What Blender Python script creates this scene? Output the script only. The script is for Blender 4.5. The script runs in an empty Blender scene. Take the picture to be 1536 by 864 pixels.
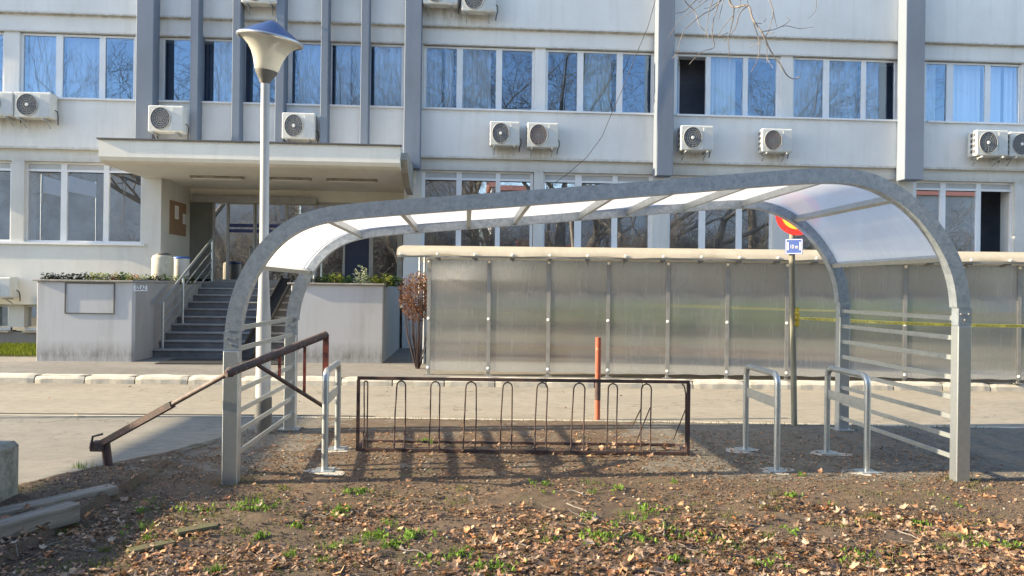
import bpy, math, random
from mathutils import Vector, Matrix, noise
random.seed(7)
R = math.radians
sc = bpy.context.scene
COL = sc.collection
# ---------------------------------------------------------------- camera
KY = 0.06; ROLL = 0.0125; F = 1120.0; EYE = Vector((0, 0, 1.55))
nn = math.sqrt(1 + KY * KY)
fw = Vector((KY, 1, 0)) / nn; rt0 = Vector((1, -KY, 0)) / nn; up0 = Vector((0, 0, 1))
rt = rt0 * math.cos(ROLL) + up0 * math.sin(ROLL)
upv = up0 * math.cos(ROLL) - rt0 * math.sin(ROLL)
cd = bpy.data.cameras.new('camera'); cam = bpy.data.objects.new('camera', cd); COL.objects.link(cam)
cd.lens = F / 1536 * 36; cd.sensor_width = 36; cd.clip_end = 2000; cd.clip_start = 0.05
cam.matrix_world = Matrix(((rt.x, upv.x, -fw.x, EYE.x), (rt.y, upv.y, -fw.y, EYE.y), (rt.z, upv.z, -fw.z, EYE.z), (0, 0, 0, 1)))
sc.camera = cam
# ---------------------------------------------------------------- light
SUN_EL = 22.5; SUN_AZ = 3.5        # sun on the left, a few degrees in front of the facade
w = bpy.data.worlds.new('World'); sc.world = w; w.use_nodes = True
nt = w.node_tree; nt.nodes.clear()
sky = nt.nodes.new('ShaderNodeTexSky'); sky.sky_type = 'NISHITA'; sky.sun_disc = False
sky.sun_elevation = R(SUN_EL); sky.sun_rotation = R(270 - SUN_AZ); sky.ozone_density = 1.6; sky.air_density = 1.0; sky.dust_density = 0.6
bg = nt.nodes.new('ShaderNodeBackground'); bg.inputs[1].default_value = 0.15
wo = nt.nodes.new('ShaderNodeOutputWorld')
nt.links.new(sky.outputs[0], bg.inputs[0]); nt.links.new(bg.outputs[0], wo.inputs[0])
sd = bpy.data.lights.new('sun', 'SUN'); sd.energy = 5.0; sd.angle = R(0.5); sd.color = (1.0, 0.82, 0.55)
so = bpy.data.objects.new('sun', sd); COL.objects.link(so)
sdir = Vector((-math.cos(R(SUN_AZ)) * math.cos(R(SUN_EL)), -math.sin(R(SUN_AZ)) * math.cos(R(SUN_EL)), math.sin(R(SUN_EL))))
so.rotation_euler = sdir.to_track_quat('Z', 'Y').to_euler()
sc.view_settings.view_transform = 'Standard'; sc.view_settings.look = 'None'
sc.view_settings.exposure = 1.62; sc.view_settings.gamma = 1.0
sc.render.engine = 'CYCLES'
sc.cycles.max_bounces = 8; sc.cycles.transparent_max_bounces = 16

# ---------------------------------------------------------------- helpers
def ray(px, py): return fw + rt * ((px - 768) / F) + upv * ((432 - py) / F)
def at(px, py, Y):                      # a measured image point, at depth plane Y
    d = ray(px, py); return EYE + d * (Y / d.y)
def gnd(px, py, z=0.0):                 # a measured image point on the ground
    d = ray(px, py); return EYE + d * ((z - EYE.z) / d.z)
def X(px, Y, py=432): return at(px, py, Y).x
def Zh(px, py, Y): return at(px, py, Y).z

def tag(o, label=None, cat=None, group=None, kind=None):
    if label: o['label'] = label
    if cat: o['category'] = cat
    if group: o['group'] = group
    if kind: o['kind'] = kind
    return o
def empty(name, loc=(0, 0, 0), label=None, cat=None, group=None, rz=0):
    o = bpy.data.objects.new(name, None); COL.objects.link(o); o.location = loc; o.rotation_euler = (0, 0, rz)
    o.empty_display_size = 0.1
    return tag(o, label, cat, group)
def copy_tree(o, parent=None):
    c = o.copy(); COL.objects.link(c); c.parent = parent
    for ch in list(o.children): copy_tree(ch, c)
    return c

class MB:
    def __init__(s): s.v = []; s.f = []; s.sm = []; s.mi = []
    def add(s, vs, fs, smooth=False, mi=0):
        b = len(s.v); s.v += [tuple(v) for v in vs]
        for f in fs: s.f.append(tuple(i + b for i in f)); s.sm.append(smooth); s.mi.append(mi)
    def box(s, x0, x1, y0, y1, z0, z1, mi=0):
        vs = [(x, y, z) for z in (z0, z1) for y in (y0, y1) for x in (x0, x1)]
        s.add(vs, [(0, 2, 3, 1), (4, 5, 7, 6), (0, 1, 5, 4), (2, 6, 7, 3), (0, 4, 6, 2), (1, 3, 7, 5)], mi=mi); return s
    def bbox(s, x0, x1, y0, y1, z0, z1, b=0.01):     # bevelled box
        xs = (x0, x1); ys = (y0, y1); zs = (z0, z1); vs = []; idx = {}
        for i in (0, 1):
            for j in (0, 1):
                for k in (0, 1):
                    sx, sy, sz = (1, -1)[i], (1, -1)[j], (1, -1)[k]
                    c = (xs[i], ys[j], zs[k])
                    for a, off in enumerate(((0, b * sy, b * sz), (b * sx, 0, b * sz), (b * sx, b * sy, 0))):
                        idx[(i, j, k, a)] = len(vs); vs.append((c[0] + off[0], c[1] + off[1], c[2] + off[2]))
        f = []
        for i in (0, 1): f.append([idx[(i, j, k, 0)] for j, k in ((0, 0), (1, 0), (1, 1), (0, 1))])
        for j in (0, 1): f.append([idx[(i, j, k, 1)] for i, k in ((0, 0), (1, 0), (1, 1), (0, 1))])
        for k in (0, 1): f.append([idx[(i, j, k, 2)] for i, j in ((0, 0), (1, 0), (1, 1), (0, 1))])
        for j in (0, 1):
            for k in (0, 1): f.append([idx[(0, j, k, 1)], idx[(1, j, k, 1)], idx[(1, j, k, 2)], idx[(0, j, k, 2)]])
        for i in (0, 1):
            for k in (0, 1): f.append([idx[(i, 0, k, 0)], idx[(i, 1, k, 0)], idx[(i, 1, k, 2)], idx[(i, 0, k, 2)]])
        for i in (0, 1):
            for j in (0, 1): f.append([idx[(i, j, 0, 0)], idx[(i, j, 1, 0)], idx[(i, j, 1, 1)], idx[(i, j, 0, 1)]])
        for i in (0, 1):
            for j in (0, 1):
                for k in (0, 1): f.append([idx[(i, j, k, 0)], idx[(i, j, k, 1)], idx[(i, j, k, 2)]])
        s.add(vs, f); return s
    def tube(s, pts, r, n=8, cap=True, smooth=True, flat=None):
        """round tube through pts; r float or list; flat=(w,h) gives a rectangular bar"""
        pts = [Vector(p) for p in pts]; m = len(pts)
        if m < 2: return s
        rs = r if isinstance(r, (list, tuple)) else [r] * m
        t0 = (pts[1] - pts[0]).normalized()
        ref = Vector((0, 0, 1)) if abs(t0.z) < 0.9 else Vector((1, 0, 0))
        u = t0.cross(ref).normalized(); vs = []
        for i in range(m):
            if i == 0: t = pts[1] - pts[0]
            elif i == m - 1: t = pts[-1] - pts[-2]
            else: t = (pts[i + 1] - pts[i]).normalized() + (pts[i] - pts[i - 1]).normalized()
            if t.length < 1e-9: t = t0
            t.normalize(); u = (u - t * u.dot(t)); u.normalize(); v = t.cross(u)
            if flat:
                for a, b in ((-1, -1), (1, -1), (1, 1), (-1, 1)): vs.append(pts[i] + u * (a * flat[0] / 2) + v * (b * flat[1] / 2))
            else:
                for k in range(n):
                    a = 2 * math.pi * k / n; vs.append(pts[i] + (u * math.cos(a) + v * math.sin(a)) * rs[i])
        k_ = 4 if flat else n; fs = []
        for i in range(m - 1):
            for k in range(k_):
                a = i * k_ + k; b = i * k_ + (k + 1) % k_; fs.append((a, b, b + k_, a + k_))
        s.add(vs, fs, smooth and not flat)
        if cap:
            s.add([vs[k] for k in range(k_)], [tuple(range(k_))[::-1]]); s.add([vs[(m - 1) * k_ + k] for k in range(k_)], [tuple(range(k_))])
        return s
    def lathe(s, prof, c=(0, 0, 0), n=24, smooth=True, M=None, caps=True):
        vs = []; c = Vector(c)
        for r, z in prof:
            for k in range(n):
                a = 2 * math.pi * k / n; p = Vector((r * math.cos(a), r * math.sin(a), z))
                if M: p = M @ p
                vs.append(c + p)
        fs = []
        for i in range(len(prof) - 1):
            for k in range(n):
                a = i * n + k; b = i * n + (k + 1) % n; fs.append((a, b, b + n, a + n))
        s.add(vs, fs, smooth)
        if caps: s.add(vs[:n], [tuple(range(n))[::-1]]); s.add(vs[-n:], [tuple(range(n))])
        return s
    def quad(s, a, b, c, d, mi=0): s.add([a, b, c, d], [(0, 1, 2, 3)], mi=mi); return s
    def build(s, name, mat, parent=None, kind=None, normals=True):
        me = bpy.data.meshes.new(name); me.from_pydata(s.v, [], s.f)
        for m_ in (mat if isinstance(mat, (list, tuple)) else [mat]): me.materials.append(m_)
        me.polygons.foreach_set('use_smooth', s.sm); me.polygons.foreach_set('material_index', s.mi)
        if normals and len(s.v) < 60000:
            import bmesh
            bm = bmesh.new(); bm.from_mesh(me); bmesh.ops.recalc_face_normals(bm, faces=bm.faces); bm.to_mesh(me); bm.free()
        me.update()
        o = bpy.data.objects.new(name, me); COL.objects.link(o)
        if parent: o.parent = parent
        if kind: o['kind'] = kind
        return o
def loc_mb(mb, root):     # shift world vertices into root space (translation only)
    l = Vector(root.location); mb.v = [(v[0] - l.x, v[1] - l.y, v[2] - l.z) for v in mb.v]; return mb
def part(name, mb, mat, root): return loc_mb(mb, root).build(name, mat, root)
def text_mesh(name, body, size, mat, parent, M, extrude=0.0015, align='CENTER', sx=1.0):
    cu = bpy.data.curves.new(name, 'FONT'); cu.body = body; cu.size = size; cu.extrude = extrude; cu.align_x = align; cu.align_y = 'CENTER'
    to = bpy.data.objects.new(name + '_t', cu); COL.objects.link(to)
    dg = bpy.context.evaluated_depsgraph_get(); dg.update()
    me = bpy.data.meshes.new_from_object(to.evaluated_get(dg)); bpy.data.objects.remove(to)
    me.materials.clear(); me.materials.append(mat)
    me.transform(M @ Matrix.Diagonal((sx, 1, 1, 1)))
    o = bpy.data.objects.new(name, me); COL.objects.link(o); o.parent = parent
    return o

# ---------------------------------------------------------------- materials
class NT:
    def __init__(s, name):
        s.m = bpy.data.materials.new(name); s.m.use_nodes = True; s.t = s.m.node_tree; s.t.nodes.clear()
        s.out = s.n('ShaderNodeOutputMaterial'); s.tc = s.n('ShaderNodeTexCoord').outputs['Object']
    def n(s, k, **kw):
        x = s.t.nodes.new(k)
        for a, b in kw.items(): setattr(x, a, b)
        return x
    def l(s, a, b): s.t.links.new(a, b)
    def noise(s, scale, detail=4, rough=0.6, vec=None, stretch=None, dist=0):
        x = s.n('ShaderNodeTexNoise'); x.inputs['Scale'].default_value = scale; x.inputs['Detail'].default_value = detail
        x.inputs['Roughness'].default_value = rough; x.inputs['Distortion'].default_value = dist
        v = vec or s.tc
        if stretch:
            mp = s.n('ShaderNodeMapping'); mp.inputs['Scale'].default_value = stretch; s.l(v, mp.inputs[0]); v = mp.outputs[0]
        s.l(v, x.inputs['Vector']); return x.outputs['Fac']
    def ramp(s, fac, stops):
        r = s.n('ShaderNodeValToRGB'); e = r.color_ramp.elements
        while len(e) < len(stops): e.new(0.5)
        for i, (p, c) in enumerate(stops):
            e[i].position = p; e[i].color = (c, c, c, 1) if isinstance(c, (int, float)) else (*c, 1)
        s.l(fac, r.inputs[0]); return r.outputs[0]
    def mix(s, a, b, fac, mode='MIX'):
        m = s.n('ShaderNodeMix'); m.data_type = 'RGBA'; m.blend_type = mode
        for sock, val in ((m.inputs[0], fac), (m.inputs[6], a), (m.inputs[7], b)):
            if isinstance(val, (int, float)): sock.default_value = val
            elif isinstance(val, tuple): sock.default_value = (*val, 1)
            else: s.l(val, sock)
        return m.outputs[2]
    def math(s, op, a, b=0.0, clamp=False):
        m = s.n('ShaderNodeMath'); m.operation = op; m.use_clamp = clamp
        for sock, val in ((m.inputs[0], a), (m.inputs[1], b)):
            if isinstance(val, (int, float)): sock.default_value = val
            else: s.l(val, sock)
        return m.outputs[0]
    def sep(s, vec=None):
        x = s.n('ShaderNodeSeparateXYZ'); s.l(vec or s.tc, x.inputs[0]); return x.outputs
    def bump(s, h, strength=0.3, dist=0.01):
        b = s.n('ShaderNodeBump'); b.inputs['Strength'].default_value = strength; b.inputs['Distance'].default_value = dist
        s.l(h, b.inputs['Height']); return b.outputs[0]
    def bsdf(s, col, rough=0.6, metal=0.0, nrm=None, **kw):
        p = s.n('ShaderNodeBsdfPrincipled')
        for k, val in (('Base Color', col), ('Roughness', rough), ('Metallic', metal)):
            if isinstance(val, (int, float)): p.inputs[k].default_value = val
            elif isinstance(val, tuple): p.inputs[k].default_value = (*val, 1)
            else: s.l(val, p.inputs[k])
        for k, val in kw.items(): p.inputs[k].default_value = val
        if nrm: s.l(nrm, p.inputs['Normal'])
        return p.outputs[0]
    def done(s, sh): s.l(sh, s.out.inputs[0]); return s.m

def simple(name, c1, c2=None, scale=3, rough=0.6, metal=0.0, bump=0.15, fine=60, stretch=None, lo=0.35, hi=0.7):
    t = NT(name); c2 = c2 or tuple(x * 0.75 for x in c1)
    a = t.noise(scale, 6, 0.65, stretch=stretch); col = t.mix(c1, c2, t.ramp(a, [(lo, 0), (hi, 1)]))
    b = t.noise(fine, 3, 0.6)
    col = t.mix(col, (0.5, 0.5, 0.5), t.math('MULTIPLY', t.math('SUBTRACT', b, 0.5), 0.25, True), 'MIX')
    return t.done(t.bsdf(col, rough, metal, t.bump(b, bump, 0.004)))

def plaster(name, base, dirt, streak=0.5):
    t = NT(name)
    big = t.noise(0.5, 5, 0.6); st = t.noise(1.6, 6, 0.7, stretch=(2.2, 1, 0.25)); fine = t.noise(45, 4, 0.7); sp = t.noise(9, 6, 0.75)
    col = t.mix(base, tuple(x * 0.86 for x in base), t.ramp(big, [(0.35, 0), (0.65, 1)]))
    col = t.mix(col, dirt, t.math('MULTIPLY', t.ramp(st, [(0.5, 0), (0.78, 1)]), streak))
    col = t.mix(col, dirt, t.math('MULTIPLY', t.ramp(sp, [(0.62, 0), (0.72, 1)]), 0.35))
    return t, col, fine
def mk_plaster(name, base, dirt, streak=0.5, lines=(), drips=()):
    t, col, fine = plaster(name, base, dirt, streak)
    z = t.sep()[2]; nz = t.noise(2.5, 6, 0.7, stretch=(1.5, 1, 0.2)); spk = t.noise(7, 5, 0.8, stretch=(1, 1, 0.3))
    for (z0, h, amt) in lines:            # dirt that has run down from or gathered along a ledge at height z0
        d = t.math('ABSOLUTE', t.math('SUBTRACT', z, z0)); m = t.math('SUBTRACT', 1.0, t.math('DIVIDE', d, h), True)
        m = t.math('MULTIPLY', m, t.ramp(spk, [(0.35, 0.15), (0.62, 1)])); m = t.math('MULTIPLY', m, amt, True)
        col = t.mix(col, dirt, m)
    xx = t.sep()[0]; dn = t.ramp(t.noise(3.5, 5, 0.7, stretch=(3, 1, .35)), [(0.4, .1), (0.65, 1)])
    for (xc, zc, hw) in drips:            # drip stains running down below a unit or bracket
        a = t.math('SUBTRACT', 1.0, t.math('DIVIDE', t.math('ABSOLUTE', t.math('SUBTRACT', xx, xc)), hw), True)
        b = t.math('SUBTRACT', 1.0, t.math('DIVIDE', t.math('ABSOLUTE', t.math('SUBTRACT', z, zc)), .42), True)
        col = t.mix(col, dirt, t.math('MULTIPLY', t.math('MULTIPLY', t.math('POWER', a, .5), t.math('POWER', b, .6)), t.math('MULTIPLY', dn, .75), True))
    return t.done(t.bsdf(col, 0.85, 0, t.bump(fine, 0.25, 0.006)))

M = {}
zl = [(4.57, 0.05, .8), (7.61, 0.05, .9), (7.22, 0.05, .5), (5.66, .10, .35), (10.6, .1, .5)]
M['wall'] = mk_plaster('facade_plaster', (0.76, 0.755, 0.73), (0.34, 0.32, 0.27), 0.26, zl, [(at(px, py, 17.4).x, at(px, py, 17.4).z, hw) for px, py, hw in ((47, 180, .4), (10, 176, .3), (447, 212, .3), (757, 222, .3), (815, 226, .35), (1046, 232, .3), (1167, 234, .25), (1488, 240, .35), (1535, 240, .3), (700, 20, .9), (665, 14, .5), (1000, 245, .2))])
M['wall_low'] = mk_plaster('lower_plaster', (0.62, 0.62, 0.59), (0.32, 0.30, 0.26), 0.3, [(1.04, 0.15, .4), (4.3, .12, .5)])
M['plinth'] = mk_plaster('plinth_render', (0.22, 0.21, 0.20), (0.12, 0.11, 0.10), 0.5)
M['soffit'] = mk_plaster('canopy_plaster', (0.82, 0.79, 0.70), (0.34, 0.31, 0.26), 0.2, [(4.42, .05, .7)])
M['pilaster'] = mk_plaster('pilaster_blue_grey', (0.18, 0.215, 0.27), (0.12, 0.14, 0.17), 0.5)
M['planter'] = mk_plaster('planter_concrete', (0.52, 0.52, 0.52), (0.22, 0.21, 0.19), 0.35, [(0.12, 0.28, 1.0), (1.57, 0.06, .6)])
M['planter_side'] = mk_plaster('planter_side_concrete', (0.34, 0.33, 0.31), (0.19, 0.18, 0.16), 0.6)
M['cap'] = simple('cap_concrete', (0.36, 0.34, 0.30), (0.2, 0.19, 0.16), 6, 0.9)
M['stair'] = simple('stair_stone', (0.17, 0.165, 0.165), (0.10, 0.10, 0.10), 4, 0.8, bump=.3)
M['nose'] = simple('stair_nosing', (0.34, 0.33, 0.32), (0.22, 0.22, 0.21), 8, 0.8)
M['pvc'] = simple('white_pvc', (0.74, 0.75, 0.76), (0.66, 0.67, 0.68), 2, 0.35, bump=.02)
M['pvc_grey'] = simple('grey_blind', (0.48, 0.49, 0.49), (0.40, 0.40, 0.40), 3, 0.5, bump=.02)
M['alu'] = simple('aluminium', (0.45, 0.45, 0.44), (0.33, 0.33, 0.32), 5, 0.45, 0.6, .05)
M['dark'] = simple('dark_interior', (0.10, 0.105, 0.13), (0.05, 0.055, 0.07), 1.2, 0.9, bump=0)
M['dark_blue'] = simple('dark_blue_panel', (0.02, 0.035, 0.09), (0.015, 0.02, 0.05), 1.2, 0.5, bump=0)
M['door_grey'] = simple('grey_door', (0.17, 0.18, 0.17), (0.13, 0.14, 0.13), 2, 0.6)
M['blue_strip'] = simple('blue_strip', (0.04, 0.06, 0.22), (0.03, 0.05, 0.18), 2, 0.5)
def curtain(name, c):
    t = NT(name); st = t.noise(14, 2, 0.5, stretch=(1, 1, 0.01)); col = t.mix(c, tuple(x * 0.72 for x in c), t.ramp(st, [(0.3, 0), (0.7, 1)]))
    d = t.n('ShaderNodeBsdfDiffuse'); t.l(col, d.inputs[0]); return t.done(d.outputs[0])
M['curtain'] = curtain('white_curtain', (0.84, 0.87, 0.90))
M['curtain_cream'] = curtain('cream_curtain', (0.78, 0.77, 0.66))
def glass(name, fac, tint, rough=0.0, wob=0.004):
    t = NT(name); g = t.n('ShaderNodeBsdfGlossy'); g.inputs['Color'].default_value = (*tint, 1); g.inputs['Roughness'].default_value = rough
    b = t.bump(t.noise(1.1, 2, 0.5), wob, 0.05); t.l(b, g.inputs['Normal'])
    tr = t.n('ShaderNodeBsdfTransparent'); tr.inputs[0].default_value = (0.82, 0.86, 0.88, 1)
    m = t.n('ShaderNodeMixShader'); lw = t.n('ShaderNodeLayerWeight'); lw.inputs[0].default_value = 0.25
    f = t.math('ADD', t.math('MULTIPLY', lw.outputs['Fresnel'], 1.0), fac, True)
    t.l(f, m.inputs[0]); t.l(tr.outputs[0], m.inputs[1]); t.l(g.outputs[0], m.inputs[2]); return t.done(m.outputs[0])
M['glass'] = glass('window_glass', 0.25, (0.55, 0.74, 1.0))
M['glass_low'] = glass('lower_window_glass', 0.55, (0.85, 0.88, 0.95))
def galv(name, c1, c2, metal=0.55, rough=0.42, blotch=.5):
    t = NT(name); a = t.noise(15, 6, 0.75); v = t.n('ShaderNodeTexVoronoi'); v.inputs['Scale'].default_value = 60; t.l(t.tc, v.inputs['Vector'])
    b = t.noise(22, 5, 0.75); col = t.mix(c1, c2, t.ramp(a, [(0.38, 0), (0.66, 1)]))
    col = t.mix(col, t.mix(col, (1, 1, 1), 0.25), t.math('MULTIPLY', t.ramp(v.outputs['Color'], [(0.2, 0), (0.9, 1)]), blotch))
    col = t.mix(col, tuple(x * 0.45 for x in c2), t.ramp(b, [(0.63, 0), (0.74, 1.4 * blotch)]))
    rg = t.math('ADD', t.math('MULTIPLY', a, 0.3), rough - 0.15)
    return t.done(t.bsdf(col, rg, metal, t.bump(b, 0.08, 0.002)))
M['galv'] = galv('galvanised_steel', (0.42, 0.49, 0.57), (0.24, 0.29, 0.36), .75, .40, .3)
M['galv_post'] = galv('new_galvanised_steel', (0.50, 0.55, 0.60), (0.42, 0.47, 0.52), 0.85, 0.36, .12)
M['galv_light'] = galv('light_galvanised_tube', (0.44, 0.48, 0.50), (0.36, 0.40, 0.42), 0.7, 0.40, .15)
def rust(name, c1, c2, c3=None, sc_=9):
    t = NT(name); a = t.noise(sc_, 8, 0.75); b = t.noise(sc_ * 3.1, 6, 0.7)
    col = t.mix(c1, c2, t.ramp(a, [(0.42, 0), (0.58, 1)]))
    if c3: col = t.mix(col, c3, t.ramp(b, [(0.6, 0), (0.66, 1)]))
    return t.done(t.bsdf(col, 0.75, 0.1, t.bump(b, 0.4, 0.003)))
M['rust_dark'] = rust('dark_rusty_steel', (0.040, 0.032, 0.036), (0.085, 0.048, 0.042))
M['rust_bar'] = rust('rusty_barrier_paint', (0.10, 0.06, 0.055), (0.055, 0.05, 0.05), (0.26, 0.24, 0.23), 12)
M['rust_red'] = rust('rusty_red_paint', (0.28, 0.06, 0.04), (0.12, 0.05, 0.045), (0.32, 0.14, 0.10), 7)
M['red_post'] = rust('faded_red_paint', (0.42, 0.11, 0.06), (0.30, 0.08, 0.05), (0.40, 0.24, 0.17), 6)
M['bare'] = rust('bare_steel', (0.17, 0.14, 0.13), (0.11, 0.08, 0.07), (0.12, 0.08, 0.07), 10)
M['cement'] = simple('cement_mortar', (0.48, 0.46, 0.42), (0.25, 0.23, 0.19), 14, 0.95, bump=.5)
M['lamp_white'] = simple('lamp_pole_paint', (0.38, 0.39, 0.40), (0.25, 0.25, 0.25), 5, 0.5, stretch=(1, 1, .2), lo=.5, hi=.8)
M['lamp_dark'] = simple('lamp_base_paint', (0.07, 0.075, 0.08), (0.13, 0.12, 0.10), 5, 0.6)
M['lamp_blue'] = simple('blue_lamp_cap', (0.025, 0.055, 0.17), (0.02, 0.04, 0.12), 5, 0.3, bump=.03)
M['silver'] = simple('silver_rim', (0.6, 0.6, 0.6), (0.45, 0.44, 0.42), 5, 0.3, 0.8, .03)
def translucent(name, col, tf=0.5, trans=0.2, stretch=None, gloss=0.06, dirt=None):
    t = NT(name); a = t.noise(4, 5, 0.6, stretch=stretch)
    c = t.mix(col, dirt or tuple(x * 0.85 for x in col), t.ramp(a, [(0.4, 0), (0.7, 1)]))
    d = t.n('ShaderNodeBsdfDiffuse'); tl = t.n('ShaderNodeBsdfTranslucent'); t.l(c, d.inputs[0]); t.l(c, tl.inputs[0])
    tp = t.n('ShaderNodeBsdfTransparent'); gl = t.n('ShaderNodeBsdfGlossy'); gl.inputs['Roughness'].default_value = 0.15
    m1 = t.n('ShaderNodeMixShader'); m1.inputs[0].default_value = tf; t.l(d.outputs[0], m1.inputs[1]); t.l(tl.outputs[0], m1.inputs[2])
    m2 = t.n('ShaderNodeMixShader'); m2.inputs[0].default_value = trans; t.l(m1.outputs[0], m2.inputs[1]); t.l(tp.outputs[0], m2.inputs[2])
    m3 = t.n('ShaderNodeMixShader'); m3.inputs[0].default_value = gloss; t.l(m2.outputs[0], m3.inputs[1]); t.l(gl.outputs[0], m3.inputs[2])
    return t.done(m3.outputs[0])
M['tape'] = translucent('yellow_tape', (.92, .80, .16), .45, 0.0)
M['diffuser'] = translucent('lamp_diffuser', (0.74, 0.74, 0.66), 0.45, 0.10)
M['poly'] = translucent('roof_polycarbonate', (0.76, 0.76, 0.78), 0.62, 0.07, stretch=(0.3, 5, 0.3), dirt=(.80, .80, .82))
M['poly_roof_old'] = translucent('old_shed_roof_sheet', (0.60, 0.54, 0.42), 0.3, 0.03, stretch=(2, 1, 1), dirt=(.54, .475, .36))
def shed_panel():
    t = NT('shed_polycarbonate')
    g = t.n('ShaderNodeBsdfAnisotropic'); g.inputs['Roughness'].default_value = 0.11; g.inputs['Rotation'].default_value = 0.25
    g.inputs['Color'].default_value = (0.80, 0.85, 0.90, 1); g.inputs['Anisotropy'].default_value = 0.9
    tg = t.n('ShaderNodeTangent'); tg.direction_type = 'UV_MAP'; tg.uv_map = 'uv'; t.l(tg.outputs[0], g.inputs['Tangent'])
    n1 = t.noise(0.9, 2, 0.5, stretch=(.6, 1, 2)); rib = t.noise(60, 2, 0.5, stretch=(1, 1, 0.01))
    a = t.noise(1.6, 4, 0.6, stretch=(1, 1, 0.6))
    c = t.mix((0.60, 0.61, 0.62), (0.44, 0.44, 0.43), a); c = t.mix(c, (0.42, 0.42, 0.42), t.math('MULTIPLY', t.ramp(rib, [(0.5, 0), (0.8, 1)]), .12))
    dr = t.noise(2.4, 6, 0.8, stretch=(7, 1, .35)); bl = t.noise(.8, 3, .6); c = t.mix(c, (0.62, 0.61, 0.58), t.math('MULTIPLY', t.ramp(dr, [(0.55, 0), (0.72, 1)]), .3)); c = t.mix(c, (.16, .15, .12), t.math('MULTIPLY', t.ramp(bl, [(0.5, 0), (0.7, 1)]), .45))
    d = t.n('ShaderNodeBsdfDiffuse'); tl = t.n('ShaderNodeBsdfTranslucent'); t.l(c, d.inputs[0]); t.l(c, tl.inputs[0])
    m1 = t.n('ShaderNodeMixShader'); m1.inputs[0].default_value = 0.5; t.l(d.outputs[0], m1.inputs[1]); t.l(tl.outputs[0], m1.inputs[2])
    m3 = t.n('ShaderNodeMixShader'); t.l(t.math('SUBTRACT', .68, t.math('MULTIPLY', t.ramp(dr, [(0.5, 0), (0.72, 1)]), .12)), m3.inputs[0]); t.l(m1.outputs[0], m3.inputs[1]); t.l(g.outputs[0], m3.inputs[2])
    return t.done(m3.outputs[0])
M['shed'] = shed_panel()
M['shed_post'] = simple('shed_post_aluminium', (0.29, 0.29, 0.28), (0.20, 0.20, 0.19), 4, 0.5, 0.3)
M['white_cap'] = simple('white_screw_cap', (0.8, 0.8, 0.78), (0.7, 0.7, 0.68), 8, 0.5)
M['ac'] = simple('ac_casing', (0.66, 0.66, 0.62), (0.50, 0.50, 0.46), 5, 0.5, bump=.03)
M['ac_grey'] = simple('ac_service_cover', (0.50, 0.52, 0.52), (0.42, 0.44, 0.44), 5, 0.5, bump=.03)
M['ac_fan'] = simple('ac_fan_dark', (0.05, 0.055, 0.06), (0.10, 0.10, 0.11), 8, 0.6)
M['ac_fan2'] = simple('ac_fan_rusty', (0.16, 0.06, 0.055), (0.05, 0.09, 0.08), 10, 0.6)
M['ac_wire'] = simple('ac_grille_wire', (0.35, 0.36, 0.36), (0.25, 0.26, 0.26), 8, 0.5)
M['black'] = simple('black_rubber', (0.02, 0.02, 0.022), (0.035, 0.035, 0.035), 8, 0.6)
M['board'] = simple('notice_board_cork', (0.28, 0.18, 0.11), (0.24, 0.155, 0.10), 3, 0.8)
M['paper'] = simple('paper', (0.75, 0.75, 0.72), (0.6, 0.62, 0.66), 3, 0.8, bump=0)
M['sign_blue'] = simple('sign_blue', (0.06, 0.12, 0.42), (0.09, 0.15, 0.45), 3, 0.35, bump=0)
M['sign_white'] = simple('sign_white', (0.82, 0.84, 0.88), (0.75, 0.77, 0.8), 3, 0.35, bump=0)
M['sign_red'] = simple('sign_red', (0.60, 0.02, 0.02), (0.5, 0.02, 0.02), 3, 0.4, bump=0)
M['sign_yellow'] = simple('sign_yellow', (0.75, 0.42, 0.05), (0.7, 0.36, 0.04), 3, 0.4, bump=0)
M['pole_green'] = simple('grey_green_pole', (0.24, 0.24, 0.19), (0.13, 0.13, 0.10), 8, 0.6, stretch=(1, 1, .3))
M['bin'] = simple('concrete_bin', (0.55, 0.52, 0.42), (0.38, 0.36, 0.29), 7, 0.9, bump=.4)
M['bin_white'] = simple('white_bin', (0.6, 0.6, 0.58), (0.5, 0.5, 0.48), 7, 0.7)
M['blue_lid'] = simple('blue_lid', (0.03, 0.12, 0.42), (0.03, 0.1, 0.35), 4, 0.4)
M['wood'] = simple('weathered_beam', (0.24, 0.21, 0.175), (0.11, 0.095, 0.075), 9, 0.9, stretch=(.3, 3, 3), bump=.5)
M['block'] = rust('mossy_concrete', (.27, .26, .22), (.15, .145, .115), (.07, .07, .05), 8)
M['moss'] = simple('mossy_wood', (0.07, 0.085, 0.025), (0.10, 0.075, 0.04), 14, 0.95, bump=1.0)
M['bark'] = simple('bark', (0.17, 0.15, 0.12), (0.27, 0.245, 0.21), 6, 0.9, bump=.6, stretch=(1, 1, .4))
M['twig'] = simple('twig_bark', (0.20, 0.18, 0.165), (0.10, 0.08, 0.075), 10, 0.8)
M['bark_dark'] = simple('dark_bark', (0.16, 0.14, 0.11), (0.26, 0.23, 0.19), 6, 0.9, bump=.6)

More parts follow.
